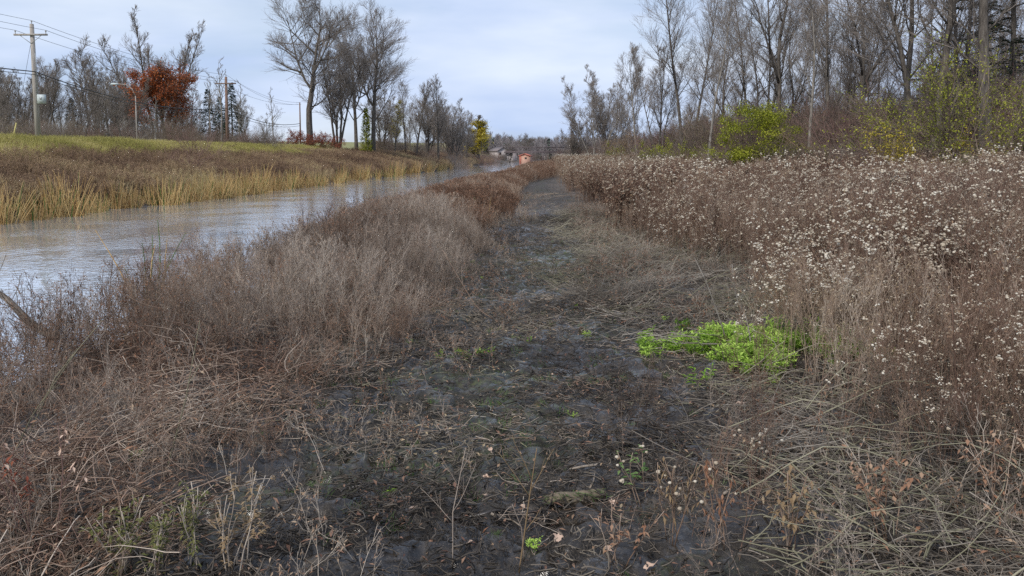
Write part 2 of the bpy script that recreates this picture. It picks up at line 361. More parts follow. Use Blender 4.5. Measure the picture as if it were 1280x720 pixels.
# ground ----------------------------------------------------------------------
def ground_mat():
    m, N, L = newmat('ground')
    o = N('ShaderNodeOutputMaterial'); b = N('ShaderNodeBsdfPrincipled'); g = N('ShaderNodeNewGeometry')
    zn = N('ShaderNodeAttribute'); zn.attribute_name = 'zone'       # r: litter, g: grass, b: algae
    sp_ = N('ShaderNodeSeparateColor'); L(zn.outputs['Color'], sp_.inputs[0])
    def noise(scale, det=5, rough=.6, dis=0):
        n = N('ShaderNodeTexNoise'); n.inputs['Scale'].default_value = scale; n.inputs['Detail'].default_value = det; n.inputs['Roughness'].default_value = rough; n.inputs['Distortion'].default_value = dis
        L(g.outputs['Position'], n.inputs['Vector']); return n.outputs['Fac']
    def rampn(src, cols, pos):
        r = N('ShaderNodeValToRGB'); ramp_of(r, cols, pos); L(src, r.inputs[0]); return r.outputs[0]
    def mix(f, a, c):
        x = N('ShaderNodeMix'); x.data_type = 'RGBA'; L(f, x.inputs[0])
        for s, v in (('A', a), ('B', c)):
            if isinstance(v, tuple): x.inputs[s].default_value = (*v, 1)
            else: L(v, x.inputs[s])
        return x.outputs['Result']
    def mul(a, c):
        x = N('ShaderNodeMath'); x.operation = 'MULTIPLY'
        for i, v in enumerate((a, c)):
            if isinstance(v, (int, float)): x.inputs[i].default_value = v
            else: L(v, x.inputs[i])
        return x.outputs[0]
    mud = rampn(noise(9, 8, .7), [(.005, .004, .003), (.018, .0145, .0115), (.044, .036, .028), (.105, .086, .064)], [.32, .47, .60, .76])
    bits = rampn(noise(70, 4, .6, 1.5), [(0, 0, 0), (1, 1, 1)], [.56, .64])
    c = mix(mul(bits, .5), mud, (.17, .135, .10))
    lit = rampn(noise(14, 7, .75), [(.03, .022, .017), (.10, .075, .055), (.19, .145, .105)], [.3, .5, .72])
    c = mix(sp_.outputs[0], c, lit)
    alg = mul(sp_.outputs[2], rampn(noise(22, 6, .7), [(0, 0, 0), (1, 1, 1)], [.42, .58]))
    c = mix(alg, c, rampn(noise(40), [(.03, .038, .014), (.085, .10, .03)], [.35, .65]))
    gr = rampn(noise(1.2, 5), [(.14, .12, .045), (.20, .20, .06), (.26, .23, .09)], [.3, .5, .7])
    c = mix(sp_.outputs[1], c, gr)
    L(c, b.inputs['Base Color'])
    wet = rampn(noise(3.6, 9, .72), [(.12, .12, .12), (.24, .24, .24), (.80, .80, .80)], [.48, .52, .55])
    x = N('ShaderNodeMath'); x.operation = 'MAXIMUM'; L(wet, x.inputs[0]); L(zn.outputs['Alpha'], x.inputs[1]); L(x.outputs[0], b.inputs['Roughness'])
    b.inputs['Specular IOR Level'].default_value = .6
    bp = N('ShaderNodeBump'); bp.inputs['Distance'].default_value = .03; L(x.outputs[0], bp.inputs['Strength']); L(noise(30, 8, .75, .8), bp.inputs['Height']); L(bp.outputs[0], b.inputs['Normal'])
    L(b.outputs[0], o.inputs[0])
    return m
def water_mat():
    m, N, L = newmat('water')
    o = N('ShaderNodeOutputMaterial'); b = N('ShaderNodeBsdfPrincipled'); g = N('ShaderNodeNewGeometry')
    b.inputs['Base Color'].default_value = (.82, .87, .94, 1); b.inputs['Metallic'].default_value = .8; b.inputs['Roughness'].default_value = .06; b.inputs['IOR'].default_value = 1.75
    mp = N('ShaderNodeMapping'); mp.inputs['Scale'].default_value = (.8, 1.0, 1); mp.inputs['Rotation'].default_value = (0, 0, R(12)); L(g.outputs['Position'], mp.inputs[0])
    n1 = N('ShaderNodeTexNoise'); n1.inputs['Scale'].default_value = 7; n1.inputs['Detail'].default_value = 3; n1.inputs['Distortion'].default_value = .5; L(mp.outputs[0], n1.inputs['Vector'])
    n2 = N('ShaderNodeTexNoise'); n2.inputs['Scale'].default_value = .45; n2.inputs['Detail'].default_value = 3; L(g.outputs['Position'], n2.inputs['Vector'])
    mr = N('ShaderNodeMapRange'); mr.inputs[1].default_value = .38; mr.inputs[2].default_value = .6; mr.inputs[3].default_value = .25; mr.inputs[4].default_value = 1
    L(n2.outputs['Fac'], mr.inputs[0])
    ca = N('ShaderNodeAttribute'); ca.attribute_name = 'calm'
    mm = N('ShaderNodeMath'); mm.operation = 'MULTIPLY'; L(mr.outputs[0], mm.inputs[0]); L(ca.outputs['Fac'], mm.inputs[1])
    mu = N('ShaderNodeMath'); mu.operation = 'MULTIPLY'; L(n1.outputs['Fac'], mu.inputs[0]); L(mm.outputs[0], mu.inputs[1])
    bp = N('ShaderNodeBump'); bp.inputs['Strength'].default_value = 1; bp.inputs['Distance'].default_value = .015
    L(mu.outputs[0], bp.inputs['Height']); L(bp.outputs[0], b.inputs['Normal'])
    L(b.outputs[0], o.inputs[0])
    return m

def grid_mesh(name, xs, ys, zf, mat, attrs=()):
    X, Y = np.meshgrid(xs, ys); X2 = X + DR * Y if name == 'ground' else X + DR * Y
    Z = zf(X2, Y); nx, ny = len(xs), len(ys)
    me = bpy.data.meshes.new(name); me.vertices.add(nx * ny); me.vertices.foreach_set('co', np.stack([X2, Y, Z], -1).ravel().astype(np.float32))
    i = (np.arange(ny - 1)[:, None] * nx + np.arange(nx - 1)[None]).ravel()
    f = np.stack([i, i + 1, i + nx + 1, i + nx], 1).astype(np.int32)
    me.loops.add(f.size); me.loops.foreach_set('vertex_index', f.ravel()); me.polygons.add(len(f)); me.polygons.foreach_set('loop_start', (np.arange(len(f)) * 4).astype(np.int32))
    me.polygons.foreach_set('use_smooth', np.ones(len(f), bool)); me.materials.append(mat)
    for nm, tp, fn in attrs:
        a = me.attributes.new(nm, tp, 'POINT')
        if tp == 'FLOAT_COLOR': a.data.foreach_set('color', fn(X2, Y).reshape(-1, 4).ravel().astype(np.float32))
        else: a.data.foreach_set('value', fn(X2, Y).ravel().astype(np.float32))
    me.update(calc_edges=True)
    o = bpy.data.objects.new(name, me); COL.objects.link(o); tag(o, kind='structure'); return o

def zone(x, y):
    u = x - DR * y; e = near_edge(y); f = far_edge(y)
    n = fbm(x, y, 1.1, 4, 3)
    path_l = path_left(y); path_r = path_right(y)
    mud = np.clip((u - path_l + .6 + (n - .5) * 1.6) / .5, 0, 1) * np.clip((path_r + .5 - u + (n - .5) * 2) / .8, 0, 1)
    lit = 1 - mud
    lit = lit * np.where(y < 14, .12, .7)
    lit = np.maximum(lit, .16 * np.clip((y - 11) / 12, 0, 1))
    bank = np.clip(1 - np.abs(u - e) / .7, 0, 1) + np.clip(1 - np.abs(u - f + .3) / .8, 0, 1)
    lit = lit * (1 - np.clip(bank, 0, 1))
    gr = np.clip((f - 8.4 - u) / 1.5, 0, 1)
    al = np.exp(-((x - gx(700, 12)) / .9) ** 2 - ((y - 11.5) / 2.2) ** 2) + .25 * np.exp(-((u + .5) / .5) ** 2 - ((y - 5.2) / 1.0) ** 2) + .25 * np.exp(-((u + .9) / .6) ** 2 - ((y - 9) / 1.5) ** 2) + .35 * (fbm(x, y, .8, 2, 6) > .62)
    return np.stack([lit, gr, np.clip(al, 0, 1) * mud, .02 + .80 * np.clip((y - 12) / 16, 0, 1)], -1)
def path_left(y):
    y = np.asarray(y, float); return np.interp(y, [3, 4.5, 7, 15, 40, 90], [-1.75, -1.55, -1.3, -1.45, -1.7, -1.7]) + .5 * (vnoise(y, y * 0, 1.6, 1) - .5)
def path_right(y):
    y = np.asarray(y, float); return np.interp(y, [3, 6, 12, 20, 40, 80], [.8, .9, .9, .75, .2, -.4]) + .5 * (vnoise(y, y * 0 + 3, 1.9, 5) - .5)

def wood_bank(edges):
    a = [];
    for lo, hi, st in edges: a.append(np.arange(lo, hi, st))
    return np.concatenate(a)
xs = wood_bank([(-900, -200, 60), (-200, -60, 10), (-60, -30, 2), (-30, -6, .5), (-6, -3.6, .12), (-3.6, 4.0, .021), (4.2, 9, .12), (9, 30, 1.5), (30, 200, 10), (200, 1000, 80)])
ys = wood_bank([(-60, 0, 6), (0, 2.2, .2), (2.2, 6, .019), (6, 10, .03), (10, 16, .06), (16, 40, .25), (40, 120, 1.5), (120, 420, 6), (420, 700, 20), (700, 2500, 150)])
grid_mesh('ground', xs, ys, hgt, ground_mat(), [('zone', 'FLOAT_COLOR', zone)])
calm = lambda x, y: .12 + .88 * np.clip((x - DR * y - far_edge(y) - .8) / 1.3, 0, 1)
grid_mesh('water', np.arange(-19.5, -2.5, .5), wood_bank([(-10, 40, .5), (40, 262, 4)]), lambda x, y: x * 0 + WATER, water_mat(), [('calm', 'FLOAT', calm)])
# ------------------------------------------------------------------ plant prototypes
def rv(a, b): return a + (b - a) * random.random()
def bend(p0, d, ln, n, wob, grav=0.0, rs=random):
    """a wandering line of n points"""
    d = unit(np.array(d, float)); p = np.array(p0, float); pts = [p.copy()]; st = ln / (n - 1)
    for i in range(n - 1):
        d = unit(d + np.array([rs.gauss(0, wob), rs.gauss(0, wob), rs.gauss(0, wob) + grav])); p = p + d * st; pts.append(p.copy())
    return np.array(pts)
def at_t(pts, t):
    k = t * (len(pts) - 1); i = min(int(k), len(pts) - 2); f = k - i
    return pts[i] * (1 - f) + pts[i + 1] * f, unit(pts[i + 1] - pts[i])
def side_dir(d, ang):
    a = rv(0, 2 * math.pi); r = np.array([math.cos(a), math.sin(a), 0.]); r = unit(r - d * np.dot(r, d))
    return unit(d * math.cos(ang) + r * math.sin(ang))

def weed(h, nb, thick=.0022, leaves=10, puffs=0, puff_r=.011, lean=.15, stems=1, ms=0, ml=1, mp=2, top=.35, bl=.28, lw=.010, wob=.06):
    """branching dead weed of height about h: stems, side branches, withered leaves, seed heads"""
    b = MB()
    for s in range(stems):
        hh = h * rv(.75, 1.05); v = random.random()
        p0 = (rv(-.05, .05) * stems, rv(-.05, .05) * stems, -.03)
        pts = bend(p0, (rv(-lean, lean), rv(-lean, lean), 1), hh, 7, wob); b.tube(pts, np.linspace(thick, thick * .55, 7), 3, ms, v)
        ends = [pts[-1]]
        for k in range(nb):
            t = rv(top, .97); q, d = at_t(pts, t)
            br = bend(q, side_dir(d, rv(.35, .8)), hh * bl * rv(.5, 1.1) * (1.25 - t * .6), 4, .10, .10)
            b.tube(br, np.linspace(thick * .6, thick * .35, 4), 3, ms, v * .6 + .4 * random.random()); ends.append(br[-1])
            for j in range(2):
                q2, d2 = at_t(br, rv(.3, .9)); b2 = bend(q2, side_dir(d2, rv(.4, .8)), hh * bl * .35 * rv(.5, 1), 3, .1, .15)
                b.tube(b2, thick * .32, 3, ms, v); ends.append(b2[-1])
        for k in range(leaves):
            if random.random() < .6: q = random.choice(ends) - np.array([0, 0, rv(0, .03)]); 
            else: q, _ = at_t(pts, rv(.15, .9))
            d = np.array([rv(-1, 1), rv(-1, 1), rv(-1.2, .7)]); L_ = rv(.012, .035) * (1 + (lw > .012))
            b.leaf(q, d, (rv(-1, 1), rv(-1, 1), 1), L_, lw * rv(.5, 1.1), ml)
        for k in range(puffs):
            if k % 3 == 0: cq = random.choice(ends); cr = puff_r * rv(.55, 1.3)
            b.puff(cq + np.array([random.gauss(0, 1), random.gauss(0, 1), random.gauss(0, .7)]) * cr * 1.3, cr * rv(.7, 1.15), mp)
    return b

def fallen(n, ln, r, hmax, spread, mats, ang=None, awob=.9, leaves=0):
    """a mat of dead stems lying and arching over the ground"""
    b = MB()
    for k in range(n):
        a = rv(0, 2 * math.pi) if ang is None else random.gauss(ang, awob)
        p = np.array([random.gauss(0, spread), random.gauss(0, spread), rv(.0, hmax)])
        l = ln * rv(.25, 1.1); m = 7
        pts = bend(p - np.array([math.cos(a), math.sin(a), 0]) * l / 2, (math.cos(a), math.sin(a), rv(-.05, .35)), l, m, .21, -.07)
        pts[:, 2] = np.maximum(pts[:, 2], .004 + .01 * random.random())
        b.tube(pts, np.linspace(r, r * .6, m) * rv(.6, 1.3), 3, 0)
    for k in range(leaves):
        b.leaf((random.gauss(0, spread), random.gauss(0, spread), rv(.005, hmax)), (rv(-1, 1), rv(-1, 1), rv(-.3, .3)), (rv(-.4, .4), rv(-.4, .4), 1), rv(.02, .05), rv(.006, .015), 1)
    return b.mesh('fallen_stems', mats)

def cattail(n, h, wd, mats, spread=.16, broken=.3):
    b = MB()
    for k in range(n):
        a = rv(0, 6.28); r0 = spread * math.sqrt(random.random()); p = np.array([r0 * math.cos(a), r0 * math.sin(a), -.1]); hh = h * rv(.55, 1.08)
        d = np.array([rv(-.22, .22) + .25 * math.cos(a) * r0 / spread, rv(-.22, .22) + .2 * math.sin(a) * r0 / spread, 1])
        brk = random.random() < broken; segs = 6; pts = bend(p, d, hh, segs, .05, -.02)
        if brk:
            i = random.randint(2, 4); q = pts[i]; dd = (rv(-1, 1), rv(-1, 1), rv(-1.2, -.1)); tail = bend(q, dd, hh * (1 - i / 5) * .8, segs - i, .05); pts[i:] = tail
        b.tube(pts, np.linspace(wd, wd * .25, segs), 3, 0 if random.random() < .85 or len(mats) < 2 else 1)
    return b

def shrub(h, stems, twigs, mats, spread=.5, arch=.3, r=.012, leaves=0, lsize=.05, base=.15, tl=.45, lzone=.35, lobes=None):
    """multi stemmed bush: returns (stems builder, leaves builder)"""
    b = MB(); lf = MB(); ends = []
    for s in range(stems):
        a = rv(0, 6.28); d = (math.cos(a) * rv(.1, arch * 2), math.sin(a) * rv(.1, arch * 2), 1)
        pts = bend((math.cos(a) * rv(0, base), math.sin(a) * rv(0, base), -.1), d, h * rv(.7, 1.05), 7, .11, -.02)
        b.tube(pts, np.linspace(r, r * .35, 7), 4, 0)
        for k in range(twigs):
            t = rv(.2, 1); q, dd = at_t(pts, min(t, .98)); br = bend(q, side_dir(dd, rv(.4, 1.0)), h * tl * rv(.4, 1) * (1.2 - .7 * t), 5, .15, .05)
            b.tube(br, np.linspace(r * .4, r * .2, 5), 3, 0); ends.append(br)
            for j in range(4):
                q2, d2 = at_t(br, rv(.15, .95)); b2 = bend(q2, side_dir(d2, rv(.4, .9)), h * tl * .35 * rv(.4, 1), 3, .15, .06)
                b.tube(b2, r * .18, 3, 0); ends.append(b2)
    for k in range(leaves):
        br = random.choice(ends); q, d = at_t(br, random.random())
        if q[2] < h * lzone and random.random() < .85: continue
        q = q + np.array([rv(-1, 1), rv(-1, 1), rv(-1, 1)]) * lsize
        lf.leaf(q, (rv(-1, 1), rv(-1, 1), rv(-.8, .4)), (rv(-.7, .7), rv(-.7, .7), 1), lsize * rv(.6, 1.3), lsize * rv(.45, .8), 0)
    return b, lf

ST = {}   # prototype meshes by kind
random.seed(11)
ST['left'] = [weed(.82, 12, .0022, 26, 0, lean=.20, stems=3, bl=.28).mesh('left_weed', [M['dun_stem'], M['dun_leaf']]) for _ in range(7)] + \
             [weed(.75, 9, .0024, 16, 0, lean=.30, stems=3, bl=.34, wob=.10).mesh('left_weed', [M['grey_stem'], M['rust_leaf']]) for _ in range(3)]
ST['left'] += [weed(.85, 12, .0024, 34, 0, lean=.16, stems=4, bl=.28).mesh('left_weed', [M['rust_stem'], M['rust_leaf']]) for _ in range(4)]
ST['left_far'] = [weed(1.0, 12, .0046, 40, 0, lean=.22, stems=4, bl=.28, lw=.022).mesh('left_weed_far', [M['rust_stem'], M['rust_leaf']]) for _ in range(4)]
ST['aster'] = [weed(1.35, 16, .0027, 30, pf, .0125, lean=.09, stems=5, bl=.22, top=.42).mesh('aster', [M['plum_stem'], M['plum_leaf'], M['puff']]) for pf in (9, 5, 0, 16)] + \
              [weed(1.25, 16, .0027, 30, 9, .009, lean=.11, stems=4, bl=.22, top=.45).mesh('aster', [M['rust_stem'], M['plum_leaf'], M['tan_fluff']]) for _ in range(2)]
ST['aster_far'] = [weed(1.35, 14, .0055, 30, pf, .019, lean=.12, stems=4, bl=.22, top=.42, lw=.026).mesh('aster_far', [M['plum_stem'], M['plum_leaf'], M[pm]]) for pf, pm in ((7, 'tan_fluff'), (12, 'tan_fluff'), (3, 'puff'), (9, 'tan_fluff'))] + \
                  [weed(1.3, 14, .0055, 40, 6, .018, lean=.12, stems=4, bl=.22, lw=.026).mesh('aster_far', [M['rust_stem'], M['plum_leaf'], M['tan_fluff']])]
ST['stub'] = [weed(.34, 5, .002, 14, 0, lean=.5, stems=5, bl=.4, wob=.16, top=.2).mesh('stubble', [M['grey_stem'], M['rust_leaf']]) for _ in range(4)]
ST['fall_l'] = [fallen(50, .42, .0024, .20, .22, [M['rust_stem' if i % 2 else 'plum_stem'], M['rust_leaf']], leaves=30) for i in range(4)]
ST['fall_r'] = [fallen(44, .75, .0029, .07, .22, [M['straw'], M['rust_leaf']], 0.1, .8, leaves=14) for _ in range(3)] + [fallen(26, .8, .0032, .16, .22, [M['olive_straw'], M['rust_leaf']], .5, .8, leaves=6) for _ in range(1)]
ST['litter'] = [fallen(34, .14, .0024, .015, .16, [M['grey_stem'], M['rust_leaf']], leaves=14), fallen(30, .22, .0018, .025, .16, [M['rust_stem'], M['rust_leaf']], leaves=10), fallen(24, .10, .0028, .015, .14, [M['olive_straw'], M['plum_leaf']], leaves=16)]
ST['dark'] = [fallen(46, .09, .0034, .02, .14, [M['wetbit'], M['plum_leaf']], leaves=6) for _ in range(3)]
ST['slope'] = [weed(1.15, 12, .008, 40, 0, lean=.28, stems=7, bl=.34, lw=.035, top=.2).mesh('bank_weed', [M['slope_stem'], M['slope_stem']]) for _ in range(5)]
def tuft(n, h, wd, mat, sp=.12, lean=.5):
    b = MB()
    for k in range(n):
        p = (rv(-sp, sp), rv(-sp, sp), -.02); b.tube(bend(p, (rv(-lean, lean), rv(-lean, lean), 1), h * rv(.5, 1.1), 4, .08, -.08), np.linspace(wd, wd * .3, 4), 3, 0)
    return b.mesh('grass_tuft', [mat])
ST['grass'] = [tuft(60, .42, .008, M['grass_y'], .3) for _ in range(3)]
ST['moss'] = [tuft(26, .07, .0022, M['moss'], .05, .9) for _ in range(2)]
def seedling(sc=1):
    b = MB()
    for s in range(7):
        p = np.array([random.gauss(0, .035), random.gauss(0, .035), 0]); hh = rv(.05, .12) * sc
        pts = bend(p, (rv(-.4, .4), rv(-.4, .4), 1), hh, 3, .1); b.tube(pts, .0018, 3, 0)
        for k in range(8):
            q, d = at_t(pts, rv(.3, 1)); a = rv(0, 6.28); b.leaf(q, (math.cos(a), math.sin(a), rv(.1, .9)), (0, 0, 1), rv(.03, .055), rv(.010, .016), 0)
    return b.mesh('seedling', [M['green_leaf']])
ST['seed'] = [seedling() for _ in range(4)]

# ------------------------------------------------------------------ scattered cover
def dens(x, y, s, k, lo=.35):      # patchy density mask
    return np.random.default_rng(k).random(len(x)) < lo + (1 - lo) * np.clip((fbm(x, y, s, 3, k) - .35) * 4, 0, 1)
def keep(t, m): return tuple(a[m] for a in t)

# left strip between canal and path
e1 = lambda y: near_edge(y) + .25
x, y, u = sample_area(1.6, 16, e1, lambda y: path_left(y) + .25, 3200, 21)
t = keep((x, y, u), inview(x, y) & dens(x, y, .55, 1, .22) & (np.random.default_rng(99).random(len(x)) < np.interp(y, [2, 5, 7], [.32, .5, 1])))
x, y, u = t; edge = np.clip((path_left(y) + .25 - u) / .9, 0, 1); shore = np.clip((u - near_edge(y)) / 1.6, .45, 1)
nearf = np.interp(y, [2, 4.2, 6, 9], [.36, .66, .95, 1.05])
s = (.45 + .6 * edge) * nearf * (.85 + .3 * fbm(x, y, 1.3, 2, 4)) * np.random.default_rng(2).uniform(.7, 1.15, len(x)) * (.72 + .28 * shore)
def lidx(x, y):
    g = np.random.default_rng(79); r_ = g.random(len(x)); p = np.clip((y - 5) / 4, 0, .85) + (fbm(x, y, 1.2, 2, 3) - .5)
    return np.where(r_ < p, 10 + g.integers(0, 4, len(x)), g.integers(0, 10, len(x)))
scatter('dry_weeds', ST['left'], x, y, s, 'dense tangle of dry rust brown weeds between the canal and the muddy path', 'dry weeds', .17, seed=3, idx=lidx(x, y))
x, y, u = sample_area(15, 46, e1, lambda y: path_left(y) + .3, 3800, 22); t = keep((x, y, u), dens(x, y, 1.6, 2, .5)); x, y, u = t
edge = np.clip((path_left(y) + .3 - u) / .8, 0, 1)
scatter('dry_weeds', ST['left_far'], x, y, (.42 + .33 * edge) * np.random.default_rng(5).uniform(.7, 1.1, len(x)), 'rust brown weeds lining the left side of the path farther along', 'dry weeds', .14, seed=4)
x, y, u = sample_area(46, 170, e1, lambda y: np.interp(y, [46, 60, 150], [-1.5, .5, .6]), 4200, 23, pw=1.2)
scatter('dry_weeds', ST['left_far'], x, y, np.random.default_rng(5).uniform(.55, .9, len(x)) * np.interp(u, [-3, 0], [.8, 1.15]), 'reddish brown weeds where the path fades out far ahead', 'dry weeds', .12, seed=5)
# fallen tangle and stubble on the left
x, y, u = sample_area(1.6, 9, lambda y: near_edge(y) + .1, lambda y: path_left(y) + .1, 330, 24); x, y, u = keep((x, y, u), inview(x, y))
scatter('fallen_stems', ST['fall_l'], x, y, np.random.default_rng(6).uniform(.6, 1.2, len(x)), 'collapsed grey brown stems lying under the weeds at the left', 'fallen stems', .3, seed=6)
x, y, u = sample_area(2.2, 30, lambda y: path_left(y) - .5, lambda y: path_left(y) + 1.0, 460, 25); x, y, u = keep((x, y, u), dens(x, y, .6, 3, .15))
scatter('stubble', ST['stub'], x, y, np.random.default_rng(7).uniform(.4, 1.05, len(x)), 'low broken stubble along the left edge of the mud', 'stubble', .25, seed=7)
# litter over the mud
x, y, u = sample_area(1.8, 34, lambda y: path_left(y) - .8, lambda y: path_right(y) + 2.2, 1050, 26, pw=1.6); x, y, u = keep((x, y, u), inview(x, y) & dens(x, y, .55, 4, .10))
scatter('plant_litter', ST['litter'], x, y, np.random.default_rng(8).uniform(.5, 1.3, len(x)), 'bits of dead stem and leaf strewn over the black mud', 'litter', .1, seed=8)
x, y, u = sample_area(1.8, 20, lambda y: path_left(y) - .8, lambda y: path_right(y) + 2.4, 4200, 126, pw=1.4); x, y, u = keep((x, y, u), inview(x, y) & dens(x, y, .4, 1, .15))
scatter('mud_debris', ST['dark'], x, y, np.random.default_rng(88).uniform(.5, 1.4, len(x)), 'dark rotting crumbs and bits of stem trodden into the mud', 'debris', .15, seed=89)
# flattened straw at the right of the path
def strawL(y): return np.interp(y, [2, 5, 6.5, 8, 10, 12, 15, 25], [1.3, 1.1, 1.05, .35, .1, .6, .35, .3])
def strawR(y): return np.interp(y, [2, 6, 10, 16, 25], [4.2, 3.9, 3.1, 2.2, 1.7])
x, y, u = sample_area(1.6, 22, strawL, strawR, 1150, 27, pw=1.35); x, y, u = keep((x, y, u), inview(x, y) & dens(x, y, .55, 5, .05) & (((x - gx(945, 6.25)) / 1.0) ** 2 + ((y - 6.2) / .62) ** 2 > 1))
scatter('flattened_straw', ST['fall_r'], x, y, np.random.default_rng(9).uniform(.6, 1.25, len(x)), 'flattened grey straw lying beside the mud on the right', 'flattened straw', .12, rz=np.random.default_rng(10).normal(0, .8, len(x)), seed=9)
x, y, u = sample_area(2.0, 22, lambda y: strawL(y) + .2, strawR, 520, 28); x, y, u = keep((x, y, u), inview(x, y) & dens(x, y, .8, 6, .25) & (((x - gx(945, 6.25)) / 1.0) ** 2 + ((y - 6.2) / .6) ** 2 > 1))
scatter('stubble', ST['stub'], x, y, np.random.default_rng(11).uniform(.6, 1.3, len(x)), 'short grey stubble standing in the flattened straw', 'stubble', .2, seed=10)
# right hand asters
def asterL(y): return np.interp(y, [1.5, 3, 5, 7.5, 10, 14, 22, 40, 90], [1.3, 1.6, 2.1, 2.45, 2.2, 1.85, 1.4, 1.0, .7]) + 1.3 * (vnoise(y, y * 0, 1.5, 6) - .5) + .5 * (vnoise(y, y * 0, .4, 5) - .5)
x, y, u = sample_area(1.4, 15, asterL, lambda y: np.minimum(13, 3 + y * .75), 4700, 31); x, y, u = keep((x, y, u), inview(x, y))
gd = np.random.default_rng(12); m = gd.random(len(x)) < np.clip((u - asterL(y) + .3) / 1.5, .08, 1) * np.interp(y, [1.5, 4.5, 6.5], [.5, .7, 1]); x, y, u = keep((x, y, u), m)
def aidx(x, y):
    p = fbm(x, y, 1.3, 3, 5) + np.random.default_rng(77).normal(0, .05, len(x)); r_ = np.random.default_rng(78).random(len(x))
    return np.where(p > .57, np.where(r_ < .4, 3, 0), np.where(p > .49, np.where(r_ < .6, 1, 4), np.where(r_ < .75, 2, 5)))
s = np.random.default_rng(13).uniform(.6, 1.05, len(x)) * (.72 + .56 * fbm(x, y, 1.4, 3, 2)) * np.interp(y, [1.5, 4, 7], [.55, .75, 1]) * np.interp(u - asterL(y), [0, .8], [.7, 1])
scatter('seeding_asters', ST['aster'], x, y, s, 'tall brown asters tipped with white seed fluff on the right', 'aster weeds', .11, seed=11, idx=aidx(x, y))
x, y, u = sample_area(15, 60, asterL, lambda y: np.minimum(18, 4 + y * .6), 10500, 32, pw=1.35); x, y, u = keep((x, y, u), dens(x, y, 2.0, 2, .45))
scatter('seeding_asters', ST['aster_far'], x, y, np.random.default_rng(14).uniform(.65, 1.05, len(x)) * (.7 + .5 * fbm(x, y, 2.2, 3, 2)), 'pinkish brown aster field reaching back to the trees', 'aster weeds', .09, seed=12)
x, y, u = sample_area(58, 150, lambda y: np.interp(y, [58, 150], [.8, .2]), lambda y: np.interp(y, [58, 150], [10, 6]), 4200, 33)
scatter('seeding_asters', ST['aster_far'], x, y, np.random.default_rng(15).uniform(.9, 1.25, len(x)), 'far strip of pale brown asters at the end of the field', 'aster weeds', .09, seed=13)
x, y, u = sample_area(2.4, 5.2, lambda y: .2 + 0 * y, lambda y: 3.2 + 0 * y, 120, 131); x, y, u = keep((x, y, u), dens(x, y, .5, 2, .2))
scatter('thin_weeds', ST['left'][:7] + ST['aster'][2:3], x, y, np.random.default_rng(132).uniform(.28, .6, len(x)), 'thin reddish brown weeds standing in the straw at the bottom of the picture', 'dry weeds', .2, seed=133)
# far bank slope
x, y, u = sample_area(14, 75, lambda y: far_edge(y) - 9.6, lambda y: far_edge(y) - .55, 7600, 41, pw=1.1); x, y, u = keep((x, y, u), (x > -y * .72 - 3) & dens(x, y, 3, 4, .6))
up = (far_edge(y) - u); m = np.random.default_rng(41).random(len(x)) > np.clip((up - 6.0) / 2.2, 0, .93); x, y, u, up = x[m], y[m], u[m], up[m]
scatter('bank_weeds', ST['slope'], x, y, np.random.default_rng(16).uniform(.5, .95, len(x)) * np.interp(up, [0, 2, 7, 9], [.8, 1.05, .85, .5]), 'brown weeds covering the slope of the far bank', 'bank weeds', .12, seed=14)
x, y, u = sample_area(75, 230, lambda y: far_edge(y) - 11, lambda y: far_edge(y) - .4, 6500, 42, pw=1.2)
scatter('bank_weeds', ST['slope'], x, y, np.random.default_rng(17).uniform(.7, 1.2, len(x)) * np.interp(far_edge(y) - u, [6, 9.5], [1, .4]), 'reddish brown weeds far along the opposite bank', 'bank weeds', .12, seed=15)
x, y, u = sample_area(16, 95, lambda y: far_edge(y) - 15, lambda y: far_edge(y) - np.interp(y, [20, 60, 80], [5.6, 6.6, 7.6]), 11500, 43); x, y, u = keep((x, y, u), (x > -y * .72 - 3))
scatter('grass', ST['grass'], x, y, np.random.default_rng(18).uniform(.75, 1.45, len(x)), 'yellow green grass on the crest of the far bank', 'grass', .1, seed=16)
x, y, u = sample_area(10, 60, lambda y: far_edge(y) - 7.5, lambda y: far_edge(y) - 2.5, 420, 44); x, y, u = keep((x, y, u), (x > -y * .72 - 3) & dens(x, y, 2.5, 6, .1))
scatter('straw_grass', ST['grass'], x, y, np.random.default_rng(19).uniform(.6, 1.3, len(x)), 'pale grass scattered among the bank weeds', 'grass', .1, seed=17)
# green seedlings
g = np.random.default_rng(50); n = 760; c = (gx(955, 6.2), 6.2)
x = c[0] + g.normal(0, .42, n); y = c[1] + g.normal(0, .27, n) + .05 * (x - c[0])
m = (np.abs(x - c[0]) < 1.0) & (fbm(x, y, .30, 3, 2) > .33 + .14 * g.random(n)); x, y = x[m], y[m]
scatter('green_seedlings', ST['seed'], x, y, g.uniform(.4, 1.3, len(x)), 'bright green seedlings carpeting a patch beside the straw', 'seedlings', .2, seed=51)
x = np.concatenate([gx(590, 6.2) + g.normal(0, .12, 16), gx(1080, 7) + g.normal(0, .12, 12), gx(1195, 5.6) + g.normal(0, .15, 5)]); y = np.concatenate([6.2 + g.normal(0, .1, 16), 7 + g.normal(0, .1, 12), 5.6 + g.normal(0, .1, 5)])
xs2, ys2, _ = sample_area(3, 12, -3.6, 3.8, 26, 52); x = np.append(x, xs2); y = np.append(y, ys2)
scatter('green_sprouts', ST['seed'], x, y, g.uniform(.25, .6, len(x)), 'small green sprouts dotted about the mud and weeds', 'seedlings', .2, seed=53)
x, y, u = sample_area(2.5, 16, path_left, lambda y: path_right(y) + .3, 420, 54); x, y, u = keep((x, y, u), dens(x, y, .5, 7, .05))
scatter('mossy_grass', ST['moss'], x, y, g.uniform(.5, 1.1, len(x)), 'dull green moss and grass growing in the mud', 'moss', .2, seed=55)
